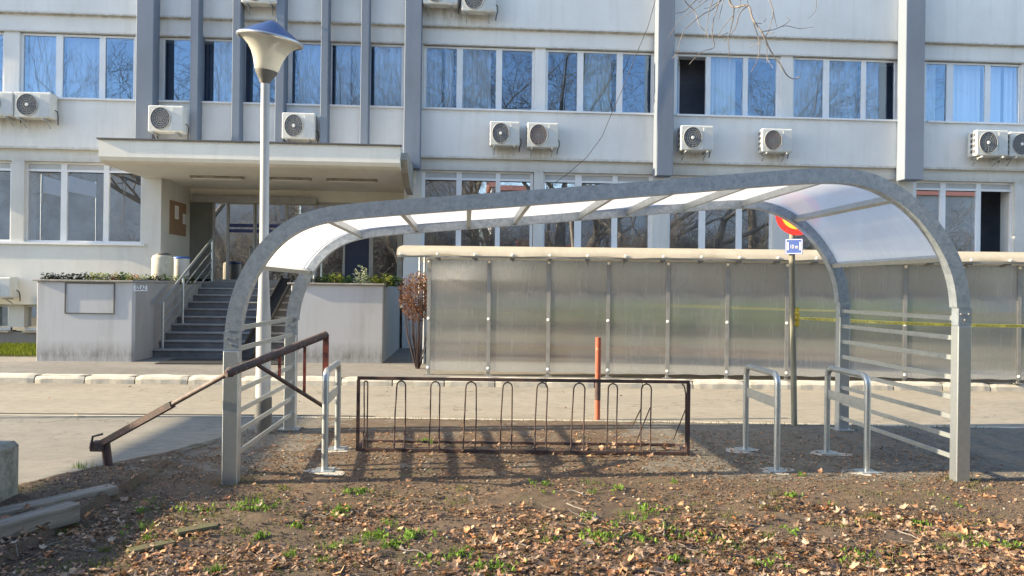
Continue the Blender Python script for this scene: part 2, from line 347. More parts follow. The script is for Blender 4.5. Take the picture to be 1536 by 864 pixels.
# ---------------------------------------------------------------- ground
def hsoil(x, y):                       # soil height
    p = Vector((x, y, 0))
    h = -0.045 + 0.06 * min(max((y - 5.8) / 2.4, 0), 1)
    a = 0.028 * noise.noise(p * 0.9) + 0.014 * noise.noise(p * 3.1 + Vector((5, 2, 0))) + 0.010 * noise.noise(p * 9) + 0.008 * noise.noise(p * 22) + 0.004 * noise.noise(p * 47)
    pad = min(max((y - 5.75) / 0.3, 0), 1)
    return h + a * (1 - 0.82 * pad)
def ground_mat():
    t = NT('far_ground'); a = t.noise(0.3, 5, 0.6); b = t.noise(6, 6, 0.7)
    c = t.mix((0.09, 0.07, 0.045), (0.07, 0.085, 0.035), t.ramp(a, [(0.4, 0), (0.6, 1)])); c = t.mix(c, (0.16, 0.11, 0.065), t.ramp(b, [(0.5, 0), (0.65, 1)]))
    return t.done(t.bsdf(c, 0.95))
g = MB(); g.quad((-400, -400, -0.14), (400, -400, -0.14), (400, 400, -0.14), (-400, 400, -0.14)); g.build('ground', ground_mat(), kind='structure')
def asphalt_mat(name, c1, c2):
    t = NT(name); a = t.noise(0.7, 6, 0.65, stretch=(0.6, 1.6, 1)); b = t.noise(90, 4, 0.8); c_ = t.noise(260, 2, 0.6); v = t.noise(2.6, 8, 0.8, dist=1.2)
    col = t.mix(c1, c2, t.ramp(a, [(0.35, 0), (0.7, 1)])); e_ = t.noise(0.22, 3, 0.5, stretch=(.5, 1, 1)); col = t.mix(col, tuple(x * 0.62 for x in c2), t.math('MULTIPLY', t.ramp(e_, [(0.5, 0), (0.56, 1)]), .5)); col = t.mix(col, tuple(x * 0.45 for x in c2), t.math('MULTIPLY', t.ramp(b, [(0.52, 0), (0.75, 1)]), 0.7))
    col = t.mix(col, tuple(min(1, x * 1.7) for x in c1), t.math('MULTIPLY', t.ramp(c_, [(0.55, 0), (0.8, 1)]), 0.5))
    m_ = t.noise(11, 5, 0.75, stretch=(.5, 1, 1)); col = t.mix(col, tuple(x * 0.55 for x in c2), t.math('MULTIPLY', t.ramp(m_, [(0.5, 0), (0.7, 1)]), .6)); col = t.mix(col, tuple(min(1, x * 1.35) for x in c1), t.math('MULTIPLY', t.ramp(m_, [(0.3, 1), (0.45, 0)]), .5))
    wv = t.n('ShaderNodeTexVoronoi'); wv.feature = 'DISTANCE_TO_EDGE'; wv.inputs['Scale'].default_value = .42
    ad = t.n('ShaderNodeVectorMath'); ad.operation = 'ADD'; nv = t.n('ShaderNodeTexNoise'); nv.inputs['Scale'].default_value = 2.5; nv.inputs['Detail'].default_value = 6; t.l(t.tc, nv.inputs['Vector']); t.l(t.tc, ad.inputs[0]); t.l(nv.outputs['Color'], ad.inputs[1]); t.l(ad.outputs[0], wv.inputs['Vector'])
    cr = t.math('MULTIPLY', t.ramp(wv.outputs['Distance'], [(0.0, 1), (0.007, 0)]), t.ramp(a, [(0.4, 0), (0.55, 1)])); col = t.mix(col, tuple(x * 0.3 for x in c2), t.math('MULTIPLY', cr, .8))
    return t.done(t.bsdf(col, 0.9, 0, t.bump(b, 0.6, 0.004)))
M['road'] = asphalt_mat('worn_asphalt', (0.275, 0.247, 0.196), (0.222, 0.20, 0.158))
M['walk'] = asphalt_mat('sidewalk_asphalt', (0.20, 0.19, 0.17), (0.155, 0.145, 0.13))
M['pad'] = asphalt_mat('old_pad_concrete', (0.15, 0.14, 0.12), (0.10, 0.09, 0.075))
# road sheet, far edge along the kerb, wraps down to the soil on the left
kerbL = gnd(-120, 575 - 1.5, 0.0); kerbR = gnd(1660, 588.5, 0.0); kd = (kerbR - kerbL)
def kerbY(x): return kerbL.y + (x - kerbL.x) / kd.x * kd.y
g = MB(); g.quad((-60, 3.0, 0.0), (60, 3.0, 0.0), (60, kerbY(60), 0.0), (-60, kerbY(-60), 0.0)); g.build('road', M['road'], kind='structure')
g = MB(); g.quad((-60, kerbY(-60) + .05, 0.118), (60, kerbY(60) + .05, 0.118), (60, 20, 0.118), (-60, 20, 0.118)); g.build('sidewalk', M['walk'], kind='structure')
# kerb stones: a row of worn blocks
M['kerb'] = simple('kerb_stone', (0.56, 0.52, 0.44), (0.40, 0.37, 0.30), 7, 0.9, bump=.5, fine=40)
x = -12.0; kb = MB(); ki = 0
while x < 14:
    L = random.uniform(0.75, 0.82) ; y0 = kerbY(x) + random.uniform(-.006, .006); dz = random.uniform(-.008, .006)
    # top slightly rounded section
    prof = [(0, -0.02), (0.004, 0.075), (0.03, 0.112), (0.075, 0.13), (0.19, 0.128), (0.2, -0.02)]
    vs = []; fs = []
    nseg = 8
    for i in range(nseg + 1):
        t_ = i / nseg; xx = x + 0.008 + t_ * (L - 0.018); e = 0.012 if i in (0, nseg) else 0
        for (py_, pz_) in prof:
            nz_ = noise.noise(Vector((xx * 5, py_ * 9, ki))) * 0.009
            vs.append((xx + (0), kerbY(xx) + py_ + (e * .5 if py_ < .1 else 0) + nz_, pz_ + dz - (e if pz_ > .05 else 0) + nz_))
    k_ = len(prof)
    for i in range(nseg):
        for j in range(k_ - 1): a = i * k_ + j; fs.append((a, a + 1, a + 1 + k_, a + k_))
    fs.append(tuple(range(k_))); fs.append(tuple(nseg * k_ + j for j in range(k_))[::-1])
    kb.add(vs, fs); x += L; ki += 1
kb.build('kerb', M['kerb'], kind='structure')
# seam strip of concrete edging at the near side of the road
sp = [gnd(-60, 622.5, 0), gnd(330, 624.5, 0), gnd(560, 627, 0), gnd(1100, 634.5, 0), gnd(1700, 645, 0)]
M['edging'] = simple('road_edging', (0.46, 0.43, 0.35), (0.34, 0.31, 0.25), 5, 0.9)
g = MB()
for a, b in zip(sp[:-1], sp[1:]):
    g.quad((a.x, a.y - .05, .006), (b.x, b.y - .05, .006), (b.x, b.y + .03, .006), (a.x, a.y + .03, .006))
g.build('road_edge_strip', M['edging'], kind='structure')
g = MB()
for a, b in zip(sp[:2], sp[1:3]):
    g.quad((a.x, a.y + .06, .007), (b.x, b.y + .06, .007), (b.x, b.y + .11, .007), (a.x, a.y + .125, .007))
g.build('road_joint', simple('tar_joint', (.05, .045, .04), (.09, .08, .07), 8, .9), kind='structure')
def edgeY(x):
    for a, b in zip(sp[:-1], sp[1:]):
        if x <= b.x or b is sp[-1]: return a.y + (b.y - a.y) * (x - a.x) / (b.x - a.x)
# soil boundary on the left
lb = [(27, 728), (175, 694), (250, 679), (327, 659), (420, 632)]
lbp = [gnd(*p, 0.0) for p in lb]; lbp = [Vector((lbp[0].x - 2.2, lbp[0].y - 1.15, 0))] + lbp
def soilmaxY(x):
    if x >= lbp[-1].x: return edgeY(x) - 0.06
    for a, b in zip(lbp[:-1], lbp[1:]):
        if x <= b.x: return min(a.y + (b.y - a.y) * (x - a.x) / (b.x - a.x), edgeY(x) - .06)
    return lbp[-1].y
def soil_mat():
    t = NT('soil'); s = t.sep(); a = t.noise(1.3, 6, 0.65); b = t.noise(14, 8, 0.8); c_ = t.noise(70, 5, 0.8); d = t.noise(4, 6, 0.7)
    col = t.mix((0.085, 0.058, 0.038), (0.155, 0.108, 0.07), t.ramp(a, [(0.35, 0), (0.68, 1)]))
    col = t.mix(col, (0.045, 0.033, 0.025), t.ramp(b, [(0.5, 0), (0.68, .8)]))
    col = t.mix(col, (0.21, 0.16, 0.11), t.ramp(c_, [(0.58, 0), (0.72, .8)]))
    # old concrete showing through under the shelter: more towards the road and to the right
    yy = t.math('MULTIPLY', t.math('SUBTRACT', s[1], 5.95), 2.2, True)
    xr = t.math('MULTIPLY', t.math('SUBTRACT', s[0], 1.5), 1.2, True)
    xl = t.math('MULTIPLY', t.math('SUBTRACT', -1.2, s[0]), 1.5, True)
    near = t.math('MULTIPLY', t.math('SUBTRACT', s[1], 6.1), 0.5, True)
    m = t.math('ADD', t.math('MAXIMUM', xr, t.math('MULTIPLY', xl, near)), t.math('SUBTRACT', t.ramp(d, [(0.38, 0), (0.62, .95)]), 0.35))
    m = t.math('MULTIPLY', t.math('MULTIPLY', m, yy), 1.0, True)
    conc = t.mix((0.185, 0.17, 0.145), (0.10, 0.09, 0.07), t.ramp(b, [(0.4, 0), (0.65, 1)]))
    conc = t.mix(conc, (0.26, 0.24, 0.2), t.math('MULTIPLY', t.ramp(c_, [(0.55, 0), (0.7, 1)]), .5))
    col = t.mix(col, conc, t.ramp(m, [(0.35, 0), (0.6, .9)]))
    col = t.mix(col, (0.06, 0.075, 0.025), t.math('MULTIPLY', t.ramp(t.noise(2.1, 5, .7), [(0.56, 0), (0.68, 1)]), .45))
    return t.done(t.bsdf(col, 0.95, 0, t.bump(t.math('ADD', b, t.math('MULTIPLY', c_, .5)), 1.0, 0.02)))
g = MB(); NX = 520; NY = 300; xs0, xs1, ys0 = -7.0, 8.2, 3.0
grid = []
for j in range(NY + 1):
    for i in range(NX + 1):
        xx = xs0 + (xs1 - xs0) * i / NX; ymx = soilmaxY(xx) + .02 * noise.noise(Vector((xx * 3, 0, 7))) + .012 * noise.noise(Vector((xx * 14, 0, 3)))
        yy = ys0 + (ymx - ys0) * j / NY
        h = hsoil(xx, yy); e = (ymx - yy)
        h = max(h, 0.008) if e < 0.25 or xx < -2.6 else h
        if e < .12: h = .008 + .012 * max(0, noise.noise(Vector((xx * 6, yy * 6, 1))))
        if yy < 5.75 or xx > -2.6: pass
        grid.append((xx, yy, h + 0.0))
fs = [(j * (NX + 1) + i, j * (NX + 1) + i + 1, (j + 1) * (NX + 1) + i + 1, (j + 1) * (NX + 1) + i) for j in range(NY) for i in range(NX)]
g.add(grid, fs, True); soilo = g.build('soil', soil_mat(), kind='structure', normals=False)
# the road must lie below the soil: cut it out under the soil by giving it its own shape
bpy.data.objects.remove(bpy.data.objects['road'])
g = MB(); lay = MB()
xsr = [-60, -8] + [xs0 + .2 * i for i in range(int((xs1 - xs0) / .2) + 1)] + [9, 60]
for a, b in zip(xsr[:-1], xsr[1:]):
    def ny(x): return 3.0 if x < xs0 else (soilmaxY(min(x, xs1)) - 0.05)
    if b <= -1.0:
        if b < lbp[-1].x + .3: lay.quad((a, ny(a), 0), (b, ny(b), 0), (b, edgeY(b) - .02, 0), (a, edgeY(a) - .02, 0)); g.quad((a, edgeY(a) - .02, 0), (b, edgeY(b) - .02, 0), (b, kerbY(b) + .02, 0), (a, kerbY(a) + .02, 0)); continue
    g.quad((a, ny(a), 0), (b, ny(b), 0), (b, kerbY(b) + .02, 0), (a, kerbY(a) + .02, 0))
g.build('road', M['road'], kind='structure', normals=True)
lay.build('pavement', asphalt_mat('darker_asphalt', (0.215, 0.20, 0.17), (0.165, 0.155, 0.13)), kind='structure', normals=True)
g = MB(); g.quad((-60, -60, -.09), (60, -60, -.09), (60, 3.05, -.09), (-60, 3.05, -.09)); g.quad((8.2, 3.05, -.06), (60, 3.05, -.06), (60, 8.4, -.06), (8.2, 8.4, -.06)); g.build('yard_soil', bpy.data.materials['far_ground'], kind='structure')
def sz(x, y): return hsoil(x, y) if (x > -2.6) else max(hsoil(x, y), .008)

# ---------------------------------------------------------------- building
YP, YB, YW = 17.40, 17.50, 17.60
Z0, ZB1, ZPAN, ZSILL, ZWT, ZP2 = 0.12, 4.29, 4.555, 5.70, 7.22, 7.61
bld = empty('office_building', (0, YP, 0), 'long white office block with blue grey pilasters, two window bands and an entrance', 'building')
def bpart(name, mb, mat): return part(name, mb, mat, bld)
XL, XR = X(-400, YP), X(1900, YP)
doorL, doorR = X(240, 17.5), X(604, 17.5)
YD = 19.3
# upper storeys: parapet panels, beams
for nm, za, zb in (('parapet_panel', ZPAN, ZSILL - .03), ('parapet_panel', ZP2, ZP2 + 1.14)):
    g = MB(); g.box(XL, XR, YP, YP + .9, za, zb); bpart(nm, g, M['wall'])
g = MB(); g.box(XL, XR, YB, YB + .6, ZWT, ZP2); bpart('lintel_beam', g, M['wall'])
g = MB(); g.box(XL, XR, YB, YB + .6, ZP2 + 1.14 + 1.5, ZP2 + 3.05); bpart('lintel_beam', g, M['wall'])
g = MB(); g.box(XL, XR, YP, YP + .9, ZP2 + 3.05, 13.0); bpart('parapet_panel', g, M['wall'])
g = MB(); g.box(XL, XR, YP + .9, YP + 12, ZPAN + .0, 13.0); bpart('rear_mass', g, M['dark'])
g = MB(); g.box(XL, doorL - .02, YB, YB + .6, ZB1, ZPAN); g.box(doorR, XR, YB, YB + .6, ZB1, ZPAN); bpart('ground_floor_beam', g, M['wall_low'])
# ground floor walls
ZS = 2.46
g = MB(); g.box(XL, doorL, YB, YB + .5, 1.04, ZS - .02); g.box(X(213, 17.6), doorL, YB + .003, YB + .5, ZS - .02, ZB1); g.box(X(19, 17.6), X(38, 17.6), YB + .003, YB + .5, ZS - .02, ZB1)
g.box(doorL - .25, doorL, YB + .5, YD, 1.04, ZPAN)
g.box(XL, XL + 3, YB + .003, YB + .5, ZS, ZB1)
bpart('ground_floor_wall', g, M['wall_low'])
g = MB(); g.box(doorR, XR, YB, YB + .5, Z0, ZS - .02); g.box(doorR, X(631, 17.6), YB + .003, YB + .5, ZS - .02, ZB1)
for a, b in ((799, 813), (977, 1002), (1158, 1180), (1346, 1368), (1521, 1545)): g.box(X(a, YB), X(b, YB), YB + .003, YB + .5, ZS - .02, ZB1)
g.box(doorR, doorR + .3, YB + .5, YD, 1.0, ZPAN)
bpart('ground_floor_wall', g, M['wall_low'])
g = MB(); g.box(XL, XR, YB + .9, YP + 12, 1.04, ZPAN); 
# interior mass with the entrance kept open
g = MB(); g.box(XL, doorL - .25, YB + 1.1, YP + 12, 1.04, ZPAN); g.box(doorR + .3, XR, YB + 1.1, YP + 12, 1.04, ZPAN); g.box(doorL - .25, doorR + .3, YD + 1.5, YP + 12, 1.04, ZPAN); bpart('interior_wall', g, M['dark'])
# basement
g = MB(); g.box(XL, X(-8, 17.7), 17.66, 18.2, .52, 1.04); g.box(X(16.5, 17.7), X(38, 17.7), 17.66, 18.2, .52, 1.04); g.box(X(56, 17.7), doorR, 17.9, 18.2, .1, 1.04)
bpart('basement_wall', g, M['wall_low'])
g = MB(); g.box(XL, X(200, 17.7), 17.64, 18.2, .08, .40); bpart('plinth', g, M['plinth'])
g = MB(); g.box(XL, X(17.5, 17.7), 17.58, 17.9, .40, .44); g.box(X(38, 17.7), X(70, 17.7), 17.58, 17.9, .40, .44); bpart('basement_sill', g, M['cap'])

def window(x0, x1, z0, z1, y, panes, glassm, curtains=(), name='window', head=None, open_=(), fr=.045):
    """panes: list of (a,b) world x of each light"""
    g = MB(); d = .07
    xs = [x0] + sum([[a, b] for a, b in panes], []) + [x1]
    zt = z1 if not head else head - .05
    g.box(x0, x1, y, y + d, z0, z0 + fr); g.box(x0, x1, y, y + d, z1 - fr, z1)
    for i in range(0, len(xs), 2): 
        if xs[i + 1] - xs[i] > .004: g.box(xs[i], xs[i + 1], y - .002, y + d + .002, z0 + .001, z1 - .001)
    if head: g.box(x0 + .001, x1 - .001, y + .001, y + d - .001, head - .05, head)
    o = bpart(name, g, M['pvc'])
    if head:
        h = MB(); h.box(x0 + .01, x1 - .01, y + .03, y + .05, head, z1 - fr + .002); hh = loc_mb(h, bld).build('blind_box', M['pvc_grey'], o)
    for i, (a, b) in enumerate(panes):
        if i in open_:
            # sash swung inwards
            s_ = MB(); q = .45
            for (pa, pb) in (((a + .02, y + .08), (a + .02 + q * .35, y + .08 + q)),):
                dx, dy = pb[0] - pa[0], pb[1] - pa[1]
                for zz in (z0 + .06, zt - .09): s_.tube([(pa[0], pa[1], zz + .02), (pb[0], pb[1], zz + .02)], 0, flat=(.05, .05))
                s_.tube([(pb[0], pb[1], z0 + .06), (pb[0], pb[1], zt - .05)], 0, flat=(.05, .05))
            so_ = loc_mb(s_, bld).build('open_sash', M['pvc'], o); s_ = MB(); s_.quad((pa[0], pa[1], z0 + .08), (pb[0], pb[1], z0 + .08), (pb[0], pb[1], zt - .1), (pa[0], pa[1], zt - .1)); loc_mb(s_, bld).build('pane', glassm, so_); continue
        q_ = [y + .03 + random.uniform(-.009, .009) for _ in range(3)]; p = MB(); p.quad((a, q_[0], z0 + fr), (b, q_[1], z0 + fr), (b, q_[1] + q_[2] - q_[0], zt - .02), (a, q_[2], zt - .02)); loc_mb(p, bld).build('pane', glassm, o)
        if i in tilt_set.get((round(x0, 1), round(z0, 1)), ()): pass
    for (a, b, mt) in curtains:
        c = MB(); n = max(6, int((b - a) / .022)); vs = []; yc = y + .22
        ph = random.random() * 6
        for k in range(n + 1):
            xx = a + (b - a) * k / n; yy = yc + .022 * math.sin(k * 1.25 + ph) + .012 * math.sin(k * .37 + ph)
            vs += [(xx, yy, z0 + .02), (xx, yy, zt + .0)]
        c.add(vs, [(2 * k, 2 * k + 2, 2 * k + 3, 2 * k + 1) for k in range(n)], True); loc_mb(c, bld).build('curtain', mt, o, )
    return o
tilt_set = {}
C1, C2 = M['curtain'], M['curtain_cream']
def upx(px): return X(px, YW, 110)
def sill(x0, x1, z): g = MB(); g.box(x0, x1, YP - .04, YW, z - .03, z + .012); bpart('window_sill', g, M['pvc'])
def W(fx0, fx1, ps, curt=(), open_=()):
    window(upx(fx0), upx(fx1), ZSILL + .02, ZWT - .02, YW, [(upx(a), upx(b)) for a, b in ps], M['glass'], [(upx(a), upx(b), m_) for a, b, m_ in curt], open_=open_)
W(-150, 8, [(-146, -100), (-92, -40), (-32, 4)], [(-146, -60, C1)])
W(31, 203, [(35, 84), (94, 149), (158, 200)], [(35, 86, C1), (92, 151, C1)])
W(238, 288, [(247, 290)], []); W(300, 352, [(304, 350)], [(315, 350, C1)]); W(362, 416, [(368, 414)], [])
W(430, 486, [(438, 484)], [(444, 484, C1)]); W(494, 545, [(498, 543)], [(500, 524, C1), (526, 545, C1)]); W(552, 606, [(556, 602)], [(560, 602, C1)])
W(636, 802, [(640, 685), (694, 744), (753, 798)], [(640, 662, C1), (667, 680, C1), (694, 737, C1)])
W(818, 981, [(822, 866), (875, 925), (934, 977)], [(875, 919, C2)])
W(1012, 1170, [(1016, 1059), (1066, 1115), (1122, 1165)], [(1066, 1108, C2)], open_=(0,))
W(1188, 1350, [(1191, 1235), (1244, 1292), (1299, 1342)], [(1191, 1238, C1), (1242, 1293, C1), (1299, 1324, C1)])
W(1384, 1531, [(1389, 1420), (1430, 1478), (1486, 1529)], [(1389, 1412, C1), (1430, 1478, C1), (1490, 1510, C1), (1514, 1529, C1)])
W(1549, 1705, [(1553, 1597), (1607, 1650), (1660, 1700)], [(1553, 1650, C1)])
sill(XL, X(203, YP), ZSILL); sill(X(229, YP), X(606, YP), ZSILL); sill(X(631, YP), X(985, YP), ZSILL); sill(X(1011, YP), X(1357, YP), ZSILL); sill(X(1387, YP), XR, ZSILL)
# pillars between windows
for a, b in ((8, 31), (802, 818), (1170, 1188), (1531, 1549), (203, 238), (606, 636), (981, 1012), (1350, 1384)): g = MB(); g.box(upx(a) + .003, upx(b) - .003, YW - .05, YW + .3, ZSILL + .012, ZWT); bpart('window_pier', g, M['wall'])
for a, b in ((288, 300), (352, 362), (416, 430), (486, 494), (545, 552)): g = MB(); g.box(upx(a) + .003, upx(b) - .003, YW - .02, YW + .3, ZSILL + .012, ZWT); bpart('window_pier', g, M['wall'])
# top storey windows (just above the frame; seen in no picture but real): panes only as one row
for k in range(7):
    xa = XL + 1 + k * 4.6; xa += 0
    window(xa, xa + 3.6, ZP2 + 1.16, ZP2 + 2.62, YW, [(xa + .06, xa + 1.15), (xa + 1.25, xa + 2.35), (xa + 2.45, xa + 3.54)], M['glass'])
# pilasters (big) and fins (small)
for a, b, yb in ((203, 229, None), (606, 631, 252), (986, 1011, 263), (1358, 1387, 269), (1730, 1758, 276), (-175, -149, 240)):
    g = MB(); xa, xb = X(a, 17.05, 150), X(b, 17.05, 150); zb = Zh(a, yb, 17.05) if yb else 4.30
    g.bbox(xa, xb, 17.05, YP - .003, zb, 13.0, .012); g.box(xa + .05, xb - .05, YP - .002, YB, zb + .06, ZPAN - .002); bpart('pilaster', g, M['pilaster'])
for a, b in ((285, 297), (348, 360), (413, 426), (481, 492), (541, 553)):
    g = MB(); g.bbox(X(a, 17.1, 100), X(b, 17.1, 100), 17.1, YP - .003, 4.36, 13.0, .01); g.box(X(a, 17.1, 100) + .02, X(b, 17.1, 100) - .02, YP - .002, YW - .03, ZSILL + .015, ZWT - .0); bpart('fin', g, M['pilaster'])
# ground floor windows
def lpx(px): return X(px, YW, 320)
def LW(fx0, fx1, ps, open_=(), curt=()):
    window(lpx(fx0), lpx(fx1), ZS, ZB1 - .003, YW, [(lpx(a), lpx(b)) for a, b in ps], M['glass_low'], [(lpx(a), lpx(b), m_) for a, b, m_ in curt], head=ZB1 - .17, open_=open_)
LW(-150, 19, [(-146, -100), (-90, -38), (-28, 15)]); LW(38, 213, [(41, 91), (100, 155), (163, 211)])
LW(632, 799, [(637, 684), (692, 743), (750, 795)]); LW(813, 977, [(817, 862), (872, 918), (926, 973)], curt=())
LW(1002, 1158, [(1005, 1049), (1058, 1105), (1113, 1155)]); LW(1180, 1346, [(1184, 1228), (1237, 1285), (1294, 1340)])
LW(1368, 1521, [(1374, 1410), (1418, 1464), (1471, 1516)], open_=(2,)); LW(1545, 1700, [(1550, 1590), (1600, 1640), (1650, 1695)])
for a, b in ((XL, X(213, YP)), (X(631, YP), XR)): g = MB(); g.box(a, b, YB - .05, YW, ZS - .055, ZS - .003); bpart('window_sill', g, M['pvc'])
# basement windows
window(X(-60, 17.8), X(16.5, 17.8), .44, 1.02, 17.8, [(X(-56, 17.8), X(14, 17.8))], M['glass']); window(X(38, 17.8), X(60, 17.8), .44, 1.02, 17.8, [(X(41, 17.8), X(58, 17.8))], M['glass_low'])
# entrance: landing, doors
LZ = 1.62
g = MB(); g.box(doorL - .24, doorR + .28, 17.6, YD + 1.6, LZ - .3, LZ); g.box(X(200, 17), X(590, 17.), 17.55, 17.61, 0.1, LZ - .003); g.box(doorL - .24, -6.15, 15.3, 17.6, 1.0, LZ - .003); bpart('landing', g, M['stair'])
def dX(px): return X(px, YD, 360)
g = MB(); ztop = Zh(400, 306, YD)
for a, b in ((319, 322), (340, 344), (380, 384), (383, 385), (428, 432), (472, 476), (515, 518), (554, 560), (596, 604)): g.box(dX(a), dX(b), YD - .03, YD + .05, LZ, ztop - .001)
g.box(dX(283), doorR + .2, YD - .025, YD + .06, ztop, ztop + .07); g.box(dX(283), doorR + .2, YD - .02, YD + .05, LZ, LZ + .06)
g.box(dX(290), dX(476), YD - .16, YD - .03, ztop + .002, ztop + .17)
df = bpart('entrance_frame', g, M['alu'])
for a, b in ((322, 340), (344, 380), (385, 428), (432, 472), (476, 515), (560, 596)):
    p = MB(); p.quad((dX(a), YD, LZ + .06), (dX(b), YD, LZ + .06), (dX(b), YD, ztop), (dX(a), YD, ztop)); loc_mb(p, bld).build('pane', M['glass_low'], df)
p = MB(); p.box(dX(518), dX(554), YD - .01, YD + .02, LZ + .06, ztop); loc_mb(p, bld).build('blue_panel', M['dark_blue'], df)
for (a, b) in ((344, 428),):
    for zz in (338, 346):
        p = MB(); z_ = Zh(390, zz, YD); p.box(dX(a), dX(b), YD - .012, YD - .006, z_ - .055, z_ + .03); loc_mb(p, bld).build('blue_strip', M['blue_strip'], df)
g = MB(); g.box(dX(284), dX(319), YD - .02, YD + .03, LZ, ztop); g.box(dX(294), dX(314), YD - .035, YD - .02, LZ + .9, ztop - .12); bpart('side_door', g, M['door_grey'])
g = MB(); g.box(doorL, doorR + .2, YD - .02, YD + .3, ztop + .07, ZPAN); bpart('door_lintel', g, M['soffit'])
# canopy: slab with rounded lower front edge, drip edge, end corbels
cx0, cx1 = X(148, 15.4, 225), X(600, 15.4, 235); CT = 4.42; CS = 3.96
g = MB(); prof = [(YP - .003, CT), (15.4, CT), (15.4, CS + .12), (15.45, CS + .05), (15.55, CS + .01), (15.7, CS), (YP + .1, CS)]
vs = [(cx0, y, z) for y, z in prof] + [(cx1, y, z) for y, z in prof]; k = len(prof)
g.add(vs, [tuple(range(k))[::-1], tuple(range(k, 2 * k))] + [(i, i + 1, i + 1 + k, i + k) for i in range(k - 1)] + [(k - 1, 0, k, 2 * k - 1)])
g.box(doorL + .0, doorR + .28, YP + .1, YD, CS + .002, CS + .3)
bpart('canopy', g, M['soffit'])
g = MB(); g.box(cx0 - .03, cx1 + .03, 15.36, 15.5, CT + .002, CT + .03); bpart('canopy_edge_flashing', g, M['lamp_dark'])
g = MB(); prof = [(15.6, CT - .1), (15.5, CT - .25), (15.75, CS - .03), (16.4, CS - .25), (17.3, CS - .3), (17.3, CT - .1)]
vs = [(cx1 + .003, y, z) for y, z in prof] + [(cx1 + .14, y, z) for y, z in prof]; k = len(prof)
g.add(vs, [tuple(range(k))[::-1], tuple(range(k, 2 * k))] + [(i, (i + 1) % k, (i + 1) % k + k, i + k) for i in range(k)]); bpart('canopy_gutter', g, M['cap'])
for a, b, yy in ((286, 366, 273), (405, 467, 277), (490, 566, 279)):
    o = empty('ceiling_light', (X((a + b) / 2, 17.0, yy), 17.0, CS - .05), {286: 'long strip light under the canopy, nearest the notice board', 405: 'long strip light under the canopy, middle of the three', 490: 'long strip light under the canopy, nearest the right window bay'}[a], 'ceiling light', 'strip lights under the entrance canopy')
    xa, xb = X(a, 17., yy), X(b, 17., yy)
    g = MB(); g.bbox(xa, xb, 16.93, 17.07, CS - .05, CS - .002, .006); part('housing', g, M['cap'], o)
    g = MB(); g.tube([(xa + .05, 16.97, CS - .065), (xb - .05, 16.97, CS - .065)], .014, 8); part('tube', g, M['white_cap'], o)
# ---------------------------------------------------------------- stairs
YS0 = 14.9; TR = .3; XS0, XS1 = -6.08, -3.25
st = empty('entrance_stairs', ((XS0 + XS1) / 2, YS0, .12), 'wide flight of ten grey stone steps between two planters', 'stairs')
g = MB(); n_ = MB()
for i in range(10):
    y0 = YS0 + TR * i; z1 = .12 + .15 * (i + 1)
    xa = XS0 - (.12 if i == 0 else 0)
    g.box(xa if i else XS0 + .003, XS1 - .003, y0 + .02, 17.65, z1 - .15 - (.03 if i else .1), z1 - .032)
    n_.bbox(XS0 + .002, XS1 - .002, y0 - .012, y0 + .34, z1 - .03, z1, .006)
part('step_riser', g, M['stair'], st); part('step_tread', n_, M['nose'], st)
g = MB()
g.box(X(332, 16.1, 450), X(345, 16.1, 450), YS0 + TR * 7 - .0, YS0 + TR * 7 + .018, .12 + .15 * 7 + .03, .12 + .15 * 8 - .04); part('step_marker', g, M['sign_yellow'], st)
g = MB(); g.box(X(252, 14.2, 540), X(440, 14.2, 540), 13.6, 14.6, .124, .136); tag(g.build('door_mat', M['black']), 'dark flat mat on the pavement at the foot of the steps', 'door mat')
# wheelchair ramp rails
rp = empty('stair_ramp', (-4.05, 16.2, .9), 'steep black channel ramp laid up the right side of the steps', 'ramp')
g = MB()
a = Vector((0, YS0 - .45, .14)); b = Vector((0, YS0 + TR * 9.4, LZ + .06))
for dx in (-.16,):
    for s_ in (-1, 1): g.tube([a + Vector((-4.02 + dx + s_ * .13, 0, .06)), b + Vector((-4.02 + dx + s_ * .13, 0, .06))], 0, flat=(.02, .1))
    g.tube([a + Vector((-4.02 + dx, 0, .02)), b + Vector((-4.02 + dx, 0, .02))], 0, flat=(.25, .012))
part('channel', g, M['black'], rp)
# planters
def planter(name, x0, x1, label):
    o = empty(name, ((x0 + x1) / 2, 14.0, .12), label, 'planter', 'concrete planters either side of the steps')
    g = MB(); g.bbox(x0, x1, 14.0, 14.14, .10, 1.565, .008); part('front_wall', g, M['planter'], o)
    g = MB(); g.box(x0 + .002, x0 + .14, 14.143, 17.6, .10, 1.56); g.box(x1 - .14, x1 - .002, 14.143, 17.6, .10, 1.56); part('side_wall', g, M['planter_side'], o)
    g = MB(); g.bbox(x0 - .06, x1 + .03, 13.95, 14.19, 1.567, 1.60, .006)
    g.bbox(x1 - .16, x1 + .03, 14.192, 17.6, 1.567, 1.60, .006); g.bbox(x0 - .06, x0 + .16, 14.192, 17.6, 1.567, 1.60, .006); part('coping', g, M['cap'], o)
    g = MB(); g.box(x0 + .14, x1 - .14, 14.14, 17.5, 1.2, 1.50); part('earth', g, bpy.data.materials['soil'], o)
    return o
PLx0, PLx1 = X(55, 14.0, 480), -6.09
PRx0, PRx1 = -3.24, X(574, 14.0, 480)
pl = planter('concrete_planter', PLx0, PLx1, 'concrete planter left of the steps, with a thin dark rectangle on its front')
pr = planter('concrete_planter', PRx0, PRx1, 'concrete planter right of the steps, plain pale front, stained corner')
fx0, fx1 = X(97, 13.99, 450), X(172, 13.99, 450); fz1, fz0 = Zh(135, 424, 13.99), Zh(135, 471, 13.99)
g = MB()
